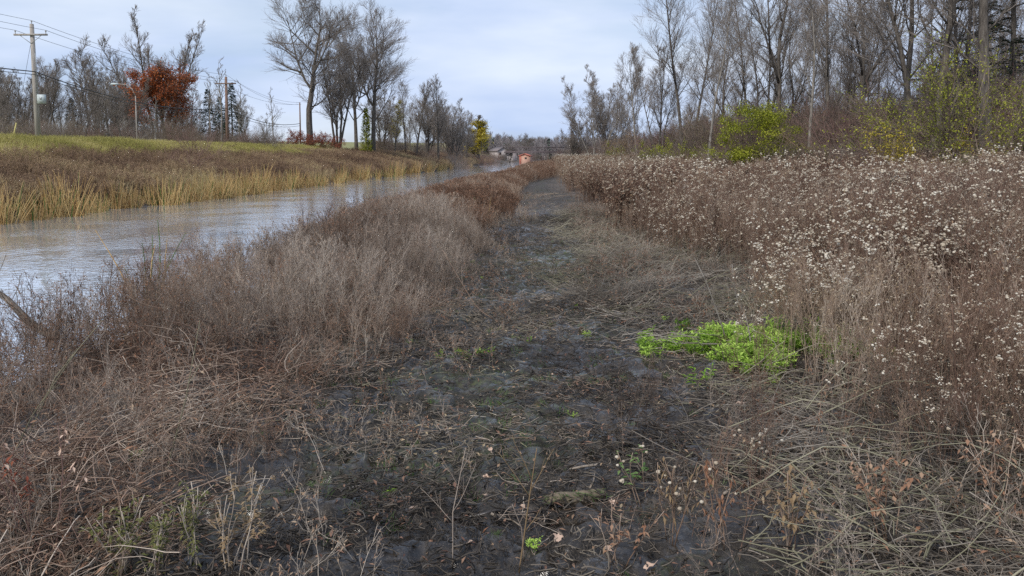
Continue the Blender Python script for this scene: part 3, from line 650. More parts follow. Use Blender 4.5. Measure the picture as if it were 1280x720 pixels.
# ------------------------------------------------------------------ trees
def make_tree(H, r0, form='slender', seed=1, n1=14, n2=7, n3=6, n4=4, twig=.010, lean=0, up=.10, base=.32, kink=.05, spread=(.5, .9), ratio=.42, leafmat=None, nleaf=0, ls=.12, leaflow=0, leafhigh=9, flare=(.08, .28)):
    """a bare tree: returns (trunk builder, crown builder, leaf builder)"""
    random.seed(seed); T = MB(); C = MB(); LF = MB(); ends = []
    stems = []
    if form == 'multi':
        for s in range(n1 // 4 + 2):
            a = s * 2.4 + rv(-.3, .3); stems.append(bend((.12 * math.cos(a), .12 * math.sin(a), -.3), (rv(*flare) * math.cos(a), rv(*flare) * math.sin(a), 1), H * rv(.72, 1), 9, kink, .02))
        for p in stems: T.tube(p, np.linspace(r0 * .6, r0 * .08, 9), 6, 0)
        per = 12; n2, n3 = n2 - 1, n3 - 1
    elif form == 'broad':
        p = bend((0, 0, -.3), (lean, rv(-.05, .05), 1), H * .55, 7, kink, .03); T.tube(p, r0 * np.array([1.25, .95, .88, .80, .72, .62, .5]), 8, 0); stems = [p]
        k = 3
        for s in range(k):
            a = s * 6.28 / k + rv(-.5, .5); q, d = at_t(p, .985 if s == 0 else rv(.6, .95)); f_ = .15 if s == 0 else rv(.35, .7); b = bend(q, (math.cos(a) * f_, math.sin(a) * f_, 1), H * rv(.42, .55), 8, .09, .07); T.tube(b, np.linspace(r0 * (.5 if s == 0 else .42), r0 * .07, 8), 6, 0); stems.append(b)
        per = n1 // 2
    else:
        p = bend((0, 0, -.3), (lean, rv(-.06, .06), 1), H, 10, kink, .03); T.tube(p, np.concatenate([[r0 * 1.25], np.linspace(r0 * .95, r0 * .06, 9)]), 7, 0); stems = [p]
        per = int(n1 * 1.6); n2, n3 = n2 - 1, n3 - 1
    def sub(pts, rad, ln, lvl):
        """side branches of a branch"""
        n = (n2, n3, n4)[lvl]
        for i in range(n):
            t = .18 + .8 * (i + rv(0, 1)) / n; q, d = at_t(pts, min(t, .99)); l = ln * rv(*((.45, .72), (.5, .8), (.55, .9))[lvl]) * (1.12 - .45 * t)
            seg = (6, 4, 3)[lvl]; b = bend(q, side_dir(d, rv(.35, .8)), l, seg, .075, up * .5); rr = max(twig * (1.3, 1, .8)[lvl], rad * (1 - .6 * t) * .5)
            C.tube(b, np.linspace(rr, max(twig * .55, rr * .35), seg), (4, 3, 3)[lvl], 0)
            if lvl >= 1: ends.append(b)
            if lvl < 2: sub(b, rr, l, lvl + 1)
    for si, p in enumerate(stems):
        lo = base if form != 'broad' or si == 0 else .12
        n = per if not (form == 'broad' and si == 0) else max(3, per - 1)
        for i in range(n):
            t = lo + (.98 - lo) * (i + rv(0, 1)) / n; q, d = at_t(p, min(t, .98)); l = H * ratio * rv(.55, 1.05) * ((1.25 - t) if form != 'broad' else (.95 - .35 * t) * (1 if si == 0 else .7))
            b = bend(q, side_dir(d, rv(*spread)), l, 7, .10, up); rr = r0 * .27 * (1.15 - t) + twig * 1.5
            C.tube(b, np.linspace(rr, twig, 7), 4, 1); ends.append(b); sub(b, rr, l, 0)
    for k in range(nleaf):
        b = random.choice(ends); q, d = at_t(b, random.random())
        if q[2] < leaflow and random.random() < .8 or q[2] > leafhigh and random.random() < (q[2] - leafhigh) * .8: continue
        q = q + np.array([random.gauss(0, 1), random.gauss(0, 1), random.gauss(0, .8)]) * ls
        LF.leaf(q, (rv(-1, 1), rv(-1, 1), rv(-1, .3)), (rv(-.8, .8), rv(-.8, .8), 1), ls * rv(.6, 1.3), ls * rv(.5, .9), 0)
    return T, C, LF

def plant_tree(kind, builders, mats, x, y, label, cat='tree', group=None, rz=0, sc=1, zoff=0, names=('trunk', 'crown', 'foliage')):
    o = empty(kind, (x, y, float(hgt(x, y, False)) + zoff), rz, sc); tag(o, label, cat, group)
    for nm, b, m in zip(names, builders, mats):
        if b.t or b.l or b.raw: b.build(nm, [m, mats[0]] if nm == 'crown' else m, o)
    return o
def again(src, x, y, label, group=None, rz=0, sc=1, zoff=0):
    o = copy_tree(src); o.location = (x, y, float(hgt(x, y, False)) + zoff); o.rotation_euler.z = rz; o.scale = (sc,) * 3 if not hasattr(sc, '__len__') else sc
    o['label'] = label
    if group: o['group'] = group
    elif 'group' in o: del o['group']
    return o
BK = [M['bark'], M['twig'], M['oak_leaf']]

# --- left side: big trees behind the bank crest
def LX(px, Y): return gx(px, Y)
bigA = plant_tree('bare_tree', make_tree(19.5, .42, 'broad', 3, 18, 8, 6, 4, .013, base=.42, spread=(.7, 1.15), ratio=.46), BK, LX(388, 92), 92, 'largest spreading bare tree on the left, its thick straight trunk rising from the red bushes', rz=1.1)
bigB = plant_tree('bare_tree', make_tree(19.5, .36, 'broad', 8, 18, 8, 6, 4, .013, base=.4, spread=(.6, 1.1), ratio=.46, up=.14, lean=.02), BK, LX(466, 102), 102, 'tall bare tree with upswept limbs behind the narrow yellow green cypress', rz=.4)
plant_tree('bare_tree', make_tree(14, .30, 'multi', 5, 12, 7, 6, 4, .012, base=.25, ratio=.34, up=.14, kink=.07), BK, LX(423, 96), 96, 'bare tree forking low into several stems between the two tallest bare trees')
again(bigB, LX(446, 112), 112, 'slightly leaning bare tree half hidden behind the low forked one', rz=3.4, sc=(.8, .8, .95))
midA = plant_tree('bare_tree', make_tree(13, .20, 'slender', 12, 16, 7, 6, 3, .011, base=.25, ratio=.36, up=.14), BK, LX(548, 128), 128, 'rounded bare tree standing left of the yellow leaved tree', rz=.3, sc=1.12)
midB = plant_tree('bare_tree', make_tree(11, .20, 'multi', 14, 14, 7, 6, 3, .012, base=.2, ratio=.36), BK, LX(566, 134), 134, 'wide low bare tree whose twigs touch the yellow leaved tree', sc=1.15)
again(midA, LX(520, 124), 124, 'bare tree with an open crown right of the sparse yellow sapling', rz=2, sc=1.0)
again(midB, LX(535, 140), 140, 'multi stemmed bare tree behind the rounded bare tree', rz=1.5, sc=1.2)
again(midA, LX(507, 132), 132, 'thin bare tree just behind the sparse yellow sapling', rz=4, sc=(.8, .8, 1.0))
again(midB, LX(580, 168), 168, 'low bare tree partly behind the yellow leaved tree', rz=2.5, sc=.95)
again(midB, LX(478, 128), 128, 'dense bare tree right of the narrow yellow green cypress', rz=.8, sc=1.0)
yt = make_tree(9.5, .16, 'slender', 21, 16, 7, 6, 2, .02, base=.12, ratio=.30, up=.2, nleaf=8000, ls=.19, leafhigh=7.5)
plant_tree('yellow_tree', yt, [M['bark'], M['twig'], M['yellow_leaf']], LX(599, 186), 186, 'yellow leaved tree at the right end of the left hand trees', sc=(2.2, 2.2, 1.25))
ys_ = make_tree(9, .11, 'slender', 22, 14, 6, 5, 2, .02, base=.2, ratio=.24, nleaf=1100, ls=.15)
plant_tree('yellow_tree', ys_, [M['bark'], M['twig'], M['yellow_leaf']], LX(494, 118), 118, 'sparse yellow leaved sapling among the bare trees left of centre')
# narrow cypress
def conifer(h, rad, seed, mat_sc=1, n=900, drop=-.25, card=.22, low=.06):
    random.seed(seed); T = MB(); C = MB(); T.tube(bend((0, 0, -.2), (0, 0, 1), h, 6, .01), np.linspace(h * .018, .015, 6), 6, 0)
    for k in range(n):
        t = low + (1 - low) * random.random() ** 1.15; z = t * h; R_ = rad * (1 - t) ** .75 * rv(.55, 1.1) + .05; a = rv(0, 6.28)
        d = np.array([math.cos(a), math.sin(a), drop]); p0 = np.array([0, 0, z]); 
        if k % 5 == 0: T.tube(np.array([p0, p0 + d * R_ * .6, p0 + d * R_]), np.array([.02, .014, .008]) * max(1, h / 9), 3, 0)
        for j in range(9):
            f = math.sqrt(rv(.05, 1)); q = p0 + d * R_ * f + np.array([rv(-.12, .12), rv(-.12, .12), rv(-.1, .06)]) * card * 3
            C.leaf(q, (d[0] + rv(-.7, .7), d[1] + rv(-.7, .7), rv(-.6, .3)), (rv(-.4, .4), rv(-.4, .4), 1), card * rv(.6, 1.3), card * .35, 0)
    return T, C, MB()
plant_tree('cypress', conifer(6.3, .85, 31, n=420, drop=.9), [M['bark'], M['lime_leaf']], LX(458, 96), 96, 'narrow yellow green cypress under the tall bare trees', names=('trunk', 'foliage'))
CNM = ('trunk', 'foliage')
cf = plant_tree('spruce', conifer(8.6, 1.9, 32, n=520), [M['bark'], M['needle']], LX(262, 96), 96, 'dark spruce left of the brown utility pole', names=CNM, sc=.92)
again(cf, LX(291, 104), 104, 'dark spruce right behind the brown utility pole', rz=2, sc=1.12)
again(cf, LX(276, 110), 110, 'smaller dark spruce between the two larger ones', rz=4, sc=.95)
again(cf, LX(172, 118), 118, 'dark evergreen mostly hidden behind the left edge of the red oak', rz=1, sc=1.25)
again(cf, LX(92, 92), 92, 'dim evergreen inside the wood right of the grey utility pole', rz=1, sc=(.8, .8, .75))
# red leaved oak and the bare tree above it
ok = make_tree(9.5, .22, 'broad', 41, 18, 8, 6, 2, .014, base=.25, spread=(.7, 1.2), ratio=.60, nleaf=17000, ls=.20, leaflow=1.4)
plant_tree('red_oak', ok, BK, LX(207, 88), 88, 'oak still holding rust red leaves behind the grassy bank', sc=(1.0, 1.0, .98))
plant_tree('bare_tree', make_tree(18, .26, 'multi', 43, 14, 6, 5, 3, .016, base=.45, ratio=.26, up=.16, kink=.03, spread=(.35, .7), flare=(.15, .5)), BK, LX(200, 94), 94, 'tall bare multi stemmed tree rising above the red leaved oak', sc=(1.0, 1.0, 1.0))
plant_tree('bare_tree', make_tree(14.5, .2, 'broad', 44, 15, 7, 6, 3, .015, base=.5, ratio=.34, up=.12), BK, LX(115, 104), 104, 'bare tree with a rounded crown standing above the wood left of the red oak', sc=1.0)
sap = plant_tree('bare_sapling', make_tree(6, .07, 'slender', 45, 8, 4, 3, 2, .009, base=.4, ratio=.25), [M['pale_bark'], M['twig']], LX(195, 62), 62, 'thin pale leaning sapling in front of the red leaved oak', 'sapling', sc=.75)
again(sap, LX(264, 84), 84, 'tall thin bare sapling left of the brown utility pole', rz=2, sc=1.5)
again(sap, LX(300, 90), 90, 'thin bare sapling right of the brown utility pole', rz=1, sc=1.45)
again(sap, LX(342, 84), 84, 'small forked bare sapling left of the largest bare tree', rz=3, sc=1.2)
again(sap, LX(278, 76), 76, 'spindly sapling rising beside the brown utility pole', rz=5, sc=1.6)
# the wood behind the grey pole
wood = [plant_tree('wood_tree', make_tree(h, r, f, sd, n1, 6, 5, 3, .010, base=b, ratio=ra, up=.16, lean=ln, kink=.05), BK, 0, 0, 'x') for h, r, f, sd, n1, b, ra, ln in
        ((12, .15, 'slender', 51, 15, .3, .26, .05), (11, .13, 'slender', 52, 14, .2, .26, -.08), (12.5, .16, 'multi', 53, 10, .3, .24, 0), (10, .12, 'slender', 54, 12, .15, .32, .1), (11, .17, 'broad', 55, 13, .4, .34, 0), (9.5, .10, 'slender', 56, 12, .12, .28, -.05))]
random.seed(60); gl = 'bare trees of the wood behind the grey utility pole'; first = [True] * 6
def place_wood(i, x, y, label, group, rz, sc):
    if first[i]:
        o = wood[i]; first[i] = False; o.location = (x, y, float(hgt(x, y, False))); o.rotation_euler.z = rz; o.scale = (sc,) * 3; o['label'] = label; o['group'] = group; return o
    return again(wood[i], x, y, label, group, rz, sc)
for k in range(96):
    px = rv(-70, 335); Y = rv(74, 125) if px < 240 else rv(120, 165); 
    s = rv(.68, 1.02) * (1.0 if px < 150 else .88 if px < 240 else .62) * (Y / 95)
    if px > 240 and k % 2: continue
    place_wood(k % 6, LX(px, Y), Y, 'slender bare tree in the dense wood behind the grey utility pole' if px < 240 else 'small bare tree in the low wood right of the brown utility pole', gl if px < 240 else 'low bare trees right of the brown utility pole', rv(0, 6), s)
gm = 'bare trees behind the yellow leaved tree'
for k in range(16):
    px = rv(470, 600); Y = rv(150, 200); place_wood(k % 6, LX(px, Y), Y, 'thin bare tree in the background behind the rounded bare trees left of centre', gm, rv(0, 6), rv(.8, 1.1))

# --- right side
rt = []
def R_tree(kind, px, Y, label, h, r, form, seed, n1=14, rz=0, mats=None, sc=1, **kw):
    o = plant_tree(kind, make_tree(h, r, form, seed, n1, 7, 6, 4 if Y < 90 else 3, max(.005, Y * .00012), **kw), mats or BK, gx(px, Y), Y, label, rz=rz, sc=sc); rt.append(o); return o
PB = [M['pale_bark'], M['twig'], M['oak_leaf']]
a1 = R_tree('bare_tree', 745, 82, 'pale bare tree at the left end of the right hand wood', 13, .13, 'multi', 71, 12, mats=PB, base=.25, ratio=.26, up=.16, sc=.95)
R_tree('bare_tree', 716, 98, 'small bushy bare tree nearest the gap where the field ends', 8, .08, 'multi', 72, 12, base=.15, ratio=.3)
again(a1, gx(763, 86), 86, 'second pale bare tree close beside the leftmost of the right wood', rz=2.2, sc=.88)
a2 = R_tree('bare_tree', 800, 70, 'thin bare tree with a leaning limb left of the tall straight trunks', 11.5, .11, 'slender', 73, 14, mats=PB, base=.25, ratio=.36, up=.14, lean=-.1)
a3 = R_tree('bare_tree', 822, 62, 'slim twin stemmed bare tree above the first yellow green shrub', 13.5, .11, 'multi', 74, 8, base=.35, ratio=.22, up=.2)
a4 = R_tree('bare_tree', 853, 58, 'tall straight dark trunk left of the pale trunks', 17, .15, 'slender', 75, 18, base=.35, ratio=.28, up=.14)
a5 = R_tree('bare_tree', 884, 42, 'pale slender trunk standing in front of the wood beside the bright green bush', 12.5, .085, 'slender', 76, 14, mats=PB, base=.3, ratio=.24, up=.2)
again(a4, gx(866, 62), 62, 'straight dark trunk immediately right of the tall straight one', rz=2.6, sc=(.9, .9, 1))
a6 = R_tree('bare_tree', 946, 50, 'bare tree with two dark trunks above the bright green bush', 16, .17, 'multi', 77, 8, base=.35, ratio=.30, up=.12)
a7 = R_tree('bare_tree', 968, 46, 'large bare tree with forking limbs right of the twin dark trunks', 16, .185, 'broad', 78, 16, base=.45, ratio=.36, up=.12)
again(a5, gx(1010, 34), 34, 'slim trunk right of the bright green bush', rz=1.3, sc=.95)
again(a4, gx(1034, 42), 42, 'straight trunk behind the thicket left of the reddish shrub', rz=4, sc=.95)
again(a3, gx(1060, 44), 44, 'multi stemmed bare tree behind the reddish shrub', rz=.5, sc=1.05)
again(a7, gx(1088, 40), 40, 'forked bare tree leaning over the reddish shrub', rz=2.4, sc=.85)
a8 = R_tree('bare_tree', 1128, 30, 'vine wrapped trunk standing right of the reddish shrub', 14, .15, 'slender', 79, 16, base=.3, ratio=.34, up=.1, kink=.04)
a9 = R_tree('bare_tree', 1150, 28, 'dark crooked trunk between the vine wrapped trunk and the leaning one', 13, .13, 'slender', 80, 16, base=.3, ratio=.34, lean=-.06, kink=.08)
a10 = R_tree('bare_tree', 1164, 26, 'thick bare trunk leaning right behind the yellow leaved bush', 15, .165, 'slender', 81, 16, base=.3, ratio=.34, lean=.09, kink=.02)
again(a8, gx(1197, 30), 30, 'slim trunk rising behind the middle of the yellow leaved bush', rz=2, sc=(.7, .7, .95))
a11 = R_tree('bare_tree', 1234, 25, 'thickest trunk at the right with a heavy limb reaching to the frame edge', 15, .21, 'broad', 82, 15, base=.5, ratio=.34, spread=(.5, .95))
again(a9, gx(1275, 30), 30, 'bare trunk at the right edge of the picture', rz=3, sc=1.0)
# evergreen hemlocks with sparse level boughs
def hemlock(h, seed):
    random.seed(seed); T = MB(); C = MB(); p = bend((0, 0, -.2), (0, 0, 1), h, 8, .015); T.tube(p, np.linspace(.2, .03, 8), 7, 0)
    for k in range(46):
        t = rv(.25, 1); q, d = at_t(p, t); a = rv(0, 6.28); l = 3.6 * (1.15 - t) * rv(.7, 1.1); b = bend(q, (math.cos(a), math.sin(a), rv(-.25, .35)), l, 7, .11, -.02); T.tube(b, np.linspace(.035, .008, 7), 4, 0)
        for j in range(22):
            q2, d2 = at_t(b, rv(.2, 1)); s = side_dir(d2, .9); s[2] *= .25; b2 = bend(q2, s, l * .28 * rv(.5, 1), 3, .1, -.03); T.tube(b2, .005, 3, 0)
            for m in range(13):
                q3, _ = at_t(b2, random.random()); C.leaf(q3, (s[0] + rv(-.9, .9), s[1] + rv(-.9, .9), rv(-.3, .1)), (rv(-.3, .3), rv(-.3, .3), 1), rv(.07, .16), .03, 0)
    return T, C, MB()
hm = plant_tree('hemlock', hemlock(11, 91), [M['bark'], M['needle']], gx(1262, 31), 31, 'dark hemlock with level boughs in the top right corner', names=CNM)
again(hm, gx(1205, 35), 35, 'hemlock with dark green boughs behind the yellow leaved bush', rz=2, sc=.95)
again(hm, gx(1085, 52), 52, 'small dim evergreen deep in the wood behind the reddish shrub', rz=1, sc=(.75, .75, .62))
gr_ = 'bare trees deep in the right hand wood'; src = [a1, a2, a3, a4, a7, a9]
random.seed(97)
for k in range(40):
    f = random.random(); px = 760 + 560 * f; Y = np.interp(px, [760, 880, 1000, 1300], [90, 66, 54, 36]) * rv(1.0, 1.5); s = rv(.6, .95) * np.interp(px, [760, 900, 1300], [.62, .95, 1.0])
    again(src[k % 6], gx(px, Y), Y, 'thin bare tree deep in the wood on the right', gr_, rv(0, 6), s)

# --- shrubs and thickets
def plant_shrub(kind, px, Y, label, b, mats, sc=1, rz=0):
    o = empty(kind, (gx(px, Y), Y, float(hgt(gx(px, Y), Y, False))), rz, sc); tag(o, label, 'shrub')
    b[0].build('branches', mats[0], o)
    if b[1].l: b[1].build('foliage', mats[1], o)
    return o
random.seed(101)
def umbrella_leaves(n, cx, rad, h, ls):     # tiered leafy sprays
    b = MB(); tiers = [(rv(-rad, rad), random.gauss(0, rad * .35), h * rv(.3, 1)) for _ in range(90)]
    for k in range(n):
        t = random.choice(tiers); q = (t[0] + random.gauss(0, .26), t[1] + random.gauss(0, .26), t[2] + random.gauss(0, .10) - .05)
        if q[2] > h * (1.02 - .45 * (q[0] / rad) ** 2 + .12 * math.sin(q[0] * 4)): continue
        b.leaf(q, (rv(-1, 1), rv(-1, 1), rv(-.6, .2)), (rv(-.5, .5), rv(-.5, .5), 1), ls * rv(.6, 1.3), ls * rv(.5, .8), 0)
    return b
gb = shrub(3.6, 13, 12, None, arch=.5, r=.022, base=.35)
plant_shrub('green_bush', 948, 32, 'bright yellow green bush in front of the right hand wood', (gb[0], umbrella_leaves(15000, 0, 1.9, 3.75, .085)), [M['brush_twig'], M['lime_leaf']])
yb = shrub(3.6, 22, 16, None, arch=.55, r=.02, leaves=10000, lsize=.05, base=.8, lzone=.3)
plant_shrub('yellow_bush', 1215, 21.5, 'big tangled bush with sparse yellow leaves at the right', yb, [M['brush_twig'], M['lime_leaf']], 1.35)
yb2 = shrub(2.6, 10, 12, None, arch=.4, r=.016, leaves=3600, lsize=.06, base=.3, lzone=.3)
plant_shrub('yellow_bush', 1160, 20.5, 'smaller yellow leaved bush at the left edge of the big tangled bush', yb2, [M['brush_twig'], M['yellow_leaf']])
ob = shrub(1.7, 16, 12, None, arch=.6, r=.013, leaves=2600, lsize=.06, base=.9, lzone=.05)
o1 = plant_shrub('olive_bramble', 1235, 18.5, 'olive green bramble tangle at the foot of the yellow leaved bush', ob, [M['brush_twig'], M['olive_leaf']])
rb = shrub(3.4, 26, 12, None, arch=.28, r=.014, leaves=300, lsize=.05, base=.9)
plant_shrub('red_twig_shrub', 1075, 27, 'reddish twiggy shrub left of the yellow leaved bush', rb, [M['red_twig'], M['tan_leaf']])
sb = shrub(2.6, 8, 10, None, arch=.3, r=.013, leaves=1900, lsize=.09, base=.25, lzone=.15)
s1 = plant_shrub('small_green_shrub', 838, 50, 'small yellow green shrub right of its twin below the tall straight trunks', sb, [M['brush_twig'], M['lime_leaf']], 1)
for px, Y, lb, sc in ((812, 54, 'small yellow green shrub left of its twin, under the twin stemmed tree', .95), (872, 46, 'low green shrub touching the left of the bright green bush', .8), (1000, 33, 'dull green shrub right of the bright green bush', .75), (1044, 28, 'low green shrub at the foot of the reddish shrub', .55), (768, 74, 'faded olive shrub under the pale bare trees', 1.1)):
    o = copy_tree(s1); o.location = (gx(px, Y), Y, float(hgt(gx(px, Y), Y, False))); o.scale = (sc,) * 3; o.rotation_euler.z = px; o['label'] = lb
ds = shrub(3.0, 16, 12, None, arch=.3, r=.016, leaves=500, lsize=.06, base=.6)
d1 = plant_shrub('tan_shrub', 770, 64, 'tan leaved shrub below the pale bare trees at the end of the right wood', (shrub(3.6, 9, 10, None, arch=.25, r=.016, leaves=1500, lsize=.09, base=.3)), [M['brush_twig'], M['tan_leaf']])
# red bushes under the largest left tree
rd = shrub(1.9, 9, 9, None, arch=.6, r=.014, leaves=1500, lsize=.10, base=.6, lzone=.1)
r1 = plant_shrub('red_bush', 374, 86, 'low red leaved bush at the left foot of the largest bare tree', rd, [M['red_twig'], M['red_leaf']], 1.35)
for px, lb, sc in ((388, 'low red leaved bush in front of the thick trunk of the largest bare tree', .9), (401, 'low red leaved bush just right of the largest bare tree', 1.0), (414, 'red leaved bush at the right end of the red row', 1.0), (362, 'small red leaved bush at the left end of the red row', .8)):
    o = copy_tree(r1); Y = 88 + sc; o.location = (gx(px, Y), Y, float(hgt(gx(px, Y), Y, False))); o.scale = (sc * 1.3,) * 3; o.rotation_euler.z = px; o['label'] = lb
bb = shrub(3.2, 18, 12, None, arch=.45, r=.014, base=.7, leaves=200, lsize=.05)
b1 = plant_shrub('brown_shrub', 248, 50, 'brown twiggy shrub on the far bank below the red leaved oak', bb, [M['red_twig'], M['tan_leaf']], .95)
o = copy_tree(b1); Y = 42; o.location = (gx(232, Y), Y, float(hgt(gx(232, Y), Y, False)) - .2); o.scale = (.8,) * 3; o.rotation_euler.z = 2; o['label'] = 'lower brown shrub on the bank slope left of its taller twin'

# undergrowth that reads as one mass
random.seed(111)
UG = []
for mt, lv in ((M['brush_twig'], 0), (M['twig'], 0), (M['brush_twig'], 300), (M['red_twig'], 60)):
    b = shrub(3.0, 12, 12, None, arch=.35, r=.014, leaves=lv, lsize=.07, base=.7)
    b[0].l = [(*i[:5], 1, i[6]) for i in b[1].l]; UG.append(b[0].mesh('undergrowth_shrub', [mt, M['olive_leaf']]))
g = np.random.default_rng(112)
px = g.uniform(702, 1330, 1050); Y = np.interp(px, [702, 760, 880, 1000, 1330], [100, 78, 54, 40, 24]) * g.uniform(1.0, 1.75, len(px)); x = gx(px, Y)
fx_ = np.interp(px, [702, 800, 900, 1300], [.62, .95, 1.05, .9])
scatter('undergrowth', UG, x, Y, g.uniform(.85, 1.7, len(px)) * fx_, 'tangled brown undergrowth filling the foot of the right hand wood', 'undergrowth', .1, seed=60, z=hgt(x, Y, False) - .2)
px = g.uniform(-60, 620, 620); Y = np.where(px < 350, g.uniform(70, 120, len(px)), g.uniform(115, 190, len(px))); x = gx(px, Y)
mk = ~((px > 345) & (px < 465)) & ~((px > 583) & (px < 616) & (Y < 192)); px, Y, x = px[mk], Y[mk], x[mk]
scatter('undergrowth', UG, x, Y, g.uniform(.7, 1.15, len(px)) * np.where(px < 240, 1.15, .85) * np.where(px > 460, 1.25, 1), 'tangled brown undergrowth at the foot of the left hand wood', 'undergrowth', .1, seed=61, z=hgt(x, Y, False) - .2)
x, y, u = sample_area(20, 60, lambda y: np.interp(y, [20, 30, 60], [9.5, 9, 6]), lambda y: np.interp(y, [20, 30, 60], [13, 13, 10]), 230, 62)
scatter('undergrowth', UG, x, y, g.uniform(.35, .7, len(x)), 'knee high brown brush along the back of the aster field', 'undergrowth', .1, seed=63, z=hgt(x, y, False) - .1)

# far wooded hillside behind the bridge
def far_wood():
    b = MB(); random.seed(120); g = np.random.default_rng(120)
    for k in range(520):
        Y = rv(300, 470); px = rv(560, 780); x = gx(px, Y); h = rv(6, 10.5); R_ = rv(2.0, 3.6); z0 = float(hgt(x, Y, False)) - .5; con = random.random() < .22
        if con: h *= .95; R_ *= .6
        b.tube([(x, Y, z0), (x, Y, z0 + h * .6)], .18, 3, 1, .2)
        for j in range(70):
            t = random.random(); rr = R_ * (1 - t) if con else R_ * math.sqrt(max(0, 1 - (2 * t - 1) ** 2)) * .9 + .2; a = rv(0, 6.28); rr *= math.sqrt(random.random())
            zz = z0 + h * (.1 + .9 * t if con else .25 + .75 * t)
            if con: b.leaf((x + rr * math.cos(a), Y + rr * math.sin(a), zz), (rv(-1, 1), rv(-1, 1), -.4), (0, 0, 1), rv(.9, 1.7), .7, 0)
            else: b.tube([(x + rr * .3 * math.cos(a), Y + rr * .3 * math.sin(a), zz - 1), (x + rr * math.cos(a), Y + rr * math.sin(a), zz + .6)], (.07, .04), 3, 1)
    return b.build('far_wood', [M['far_needle'], M['far_twig']])
tag(far_wood(), 'distant mixed wood on the low hill closing the view', 'wood', kind='stuff')
g = np.random.default_rng(130)
px = g.uniform(560, 790, 150); Y = g.uniform(165, 300, 150); x = gx(px, Y); mk = ~((np.abs(px - 662) < 50) & (Y < 250)); x, Y = x[mk], Y[mk]
scatter('undergrowth', UG, x, Y, g.uniform(.8, 1.4, len(x)), 'distant brown scrub around the bridge and far houses', 'undergrowth', .1, seed=64, z=hgt(x, Y, False) - .2)
ft = again(bigA, gx(657, 275), 275, 'lone bare tree standing above the far woods at the centre', rz=1, sc=(.58, .58, .5)); 
again(midB, gx(637, 240), 240, 'small bare tree behind the far houses', rz=1, sc=.7)
# ------------------------------------------------------------------ cattails on the far waterline
random.seed(140)
cats = [[cattail(n, h, .02, [M['cattail'], M['cattail_green']], sp_, .32) for n, h, sp_ in ((60, 1.7, .35), (95, 1.9, .55), (44, 1.5, .28), (80, 1.7, .6))]][0]
cmesh = [b.mesh('cattail_leaves', [M['cattail'], M['cattail_green']]) for b in cats]
def farY(px, off=0): return (17.2 + off) / (DR + (640 - px) / FPX * cp)
cl = [3, 12, 40, 62, 72, 92, 124, 131, 160, 166, 184, 196, 205, 226, 240, 250, 257, 266, 275, 283, 291, 300, 308, 316, 338, 346, 354, 361, 368, 375, 384, 392, 401, 410, 428, 440, 452, 457, 466, 478, 487, 497, 505, 513, 521, 530, 540, 551, 560, 570, 579, 588]
for i, px in enumerate(cl):
    Y = farY(px, rv(-.3, .5)); x = gx(px, Y); big = 236 < px < 320
    o = bpy.data.objects.new('cattail_clump', cmesh[(1 if big else i) % 4]); COL.objects.link(o)
    x = float(far_edge(Y)) + DR * Y + rv(-.15, .6)
    o.location = (x, Y, max(float(hgt(x, Y, False)), WATER - .1)); o.rotation_euler.z = i * 1.7
    s = rv(.45, 1.0) * (1.15 if big else 1) * (1.2 if px > 420 else 1); o.scale = (s, s, s)
    if px == 3: tag(o, 'green tipped cattail clump at the left edge of the picture on the far waterline', 'cattail')
    elif px < 236: tag(o, 'narrow straw yellow cattail clump on the near end of the far waterline', 'cattail', 'small cattail clumps on the left part of the far waterline')
    elif big: tag(o, 'tall dense straw cattail clump where the far waterline bulges out', 'cattail', 'dense cattails bulging from the far waterline')
    else: tag(o, 'distant straw coloured cattail clump along the far waterline', 'cattail', 'distant cattails along the canal')
x, y, u = sample_area(18, 100, lambda y: far_edge(y) - .8, lambda y: far_edge(y) + .1, 240, 141, pw=1.3)
ST['reed'] = [cattail(12, .9, .013, [M['cattail']], .3, .6).mesh('broken_reeds', [M['cattail']]) for _ in range(3)]
scatter('broken_reeds', ST['reed'], x, y, np.random.default_rng(3).uniform(.5, 1.1, len(x)), 'broken yellow reeds fringing the far waterline', 'reeds', .3, seed=142)

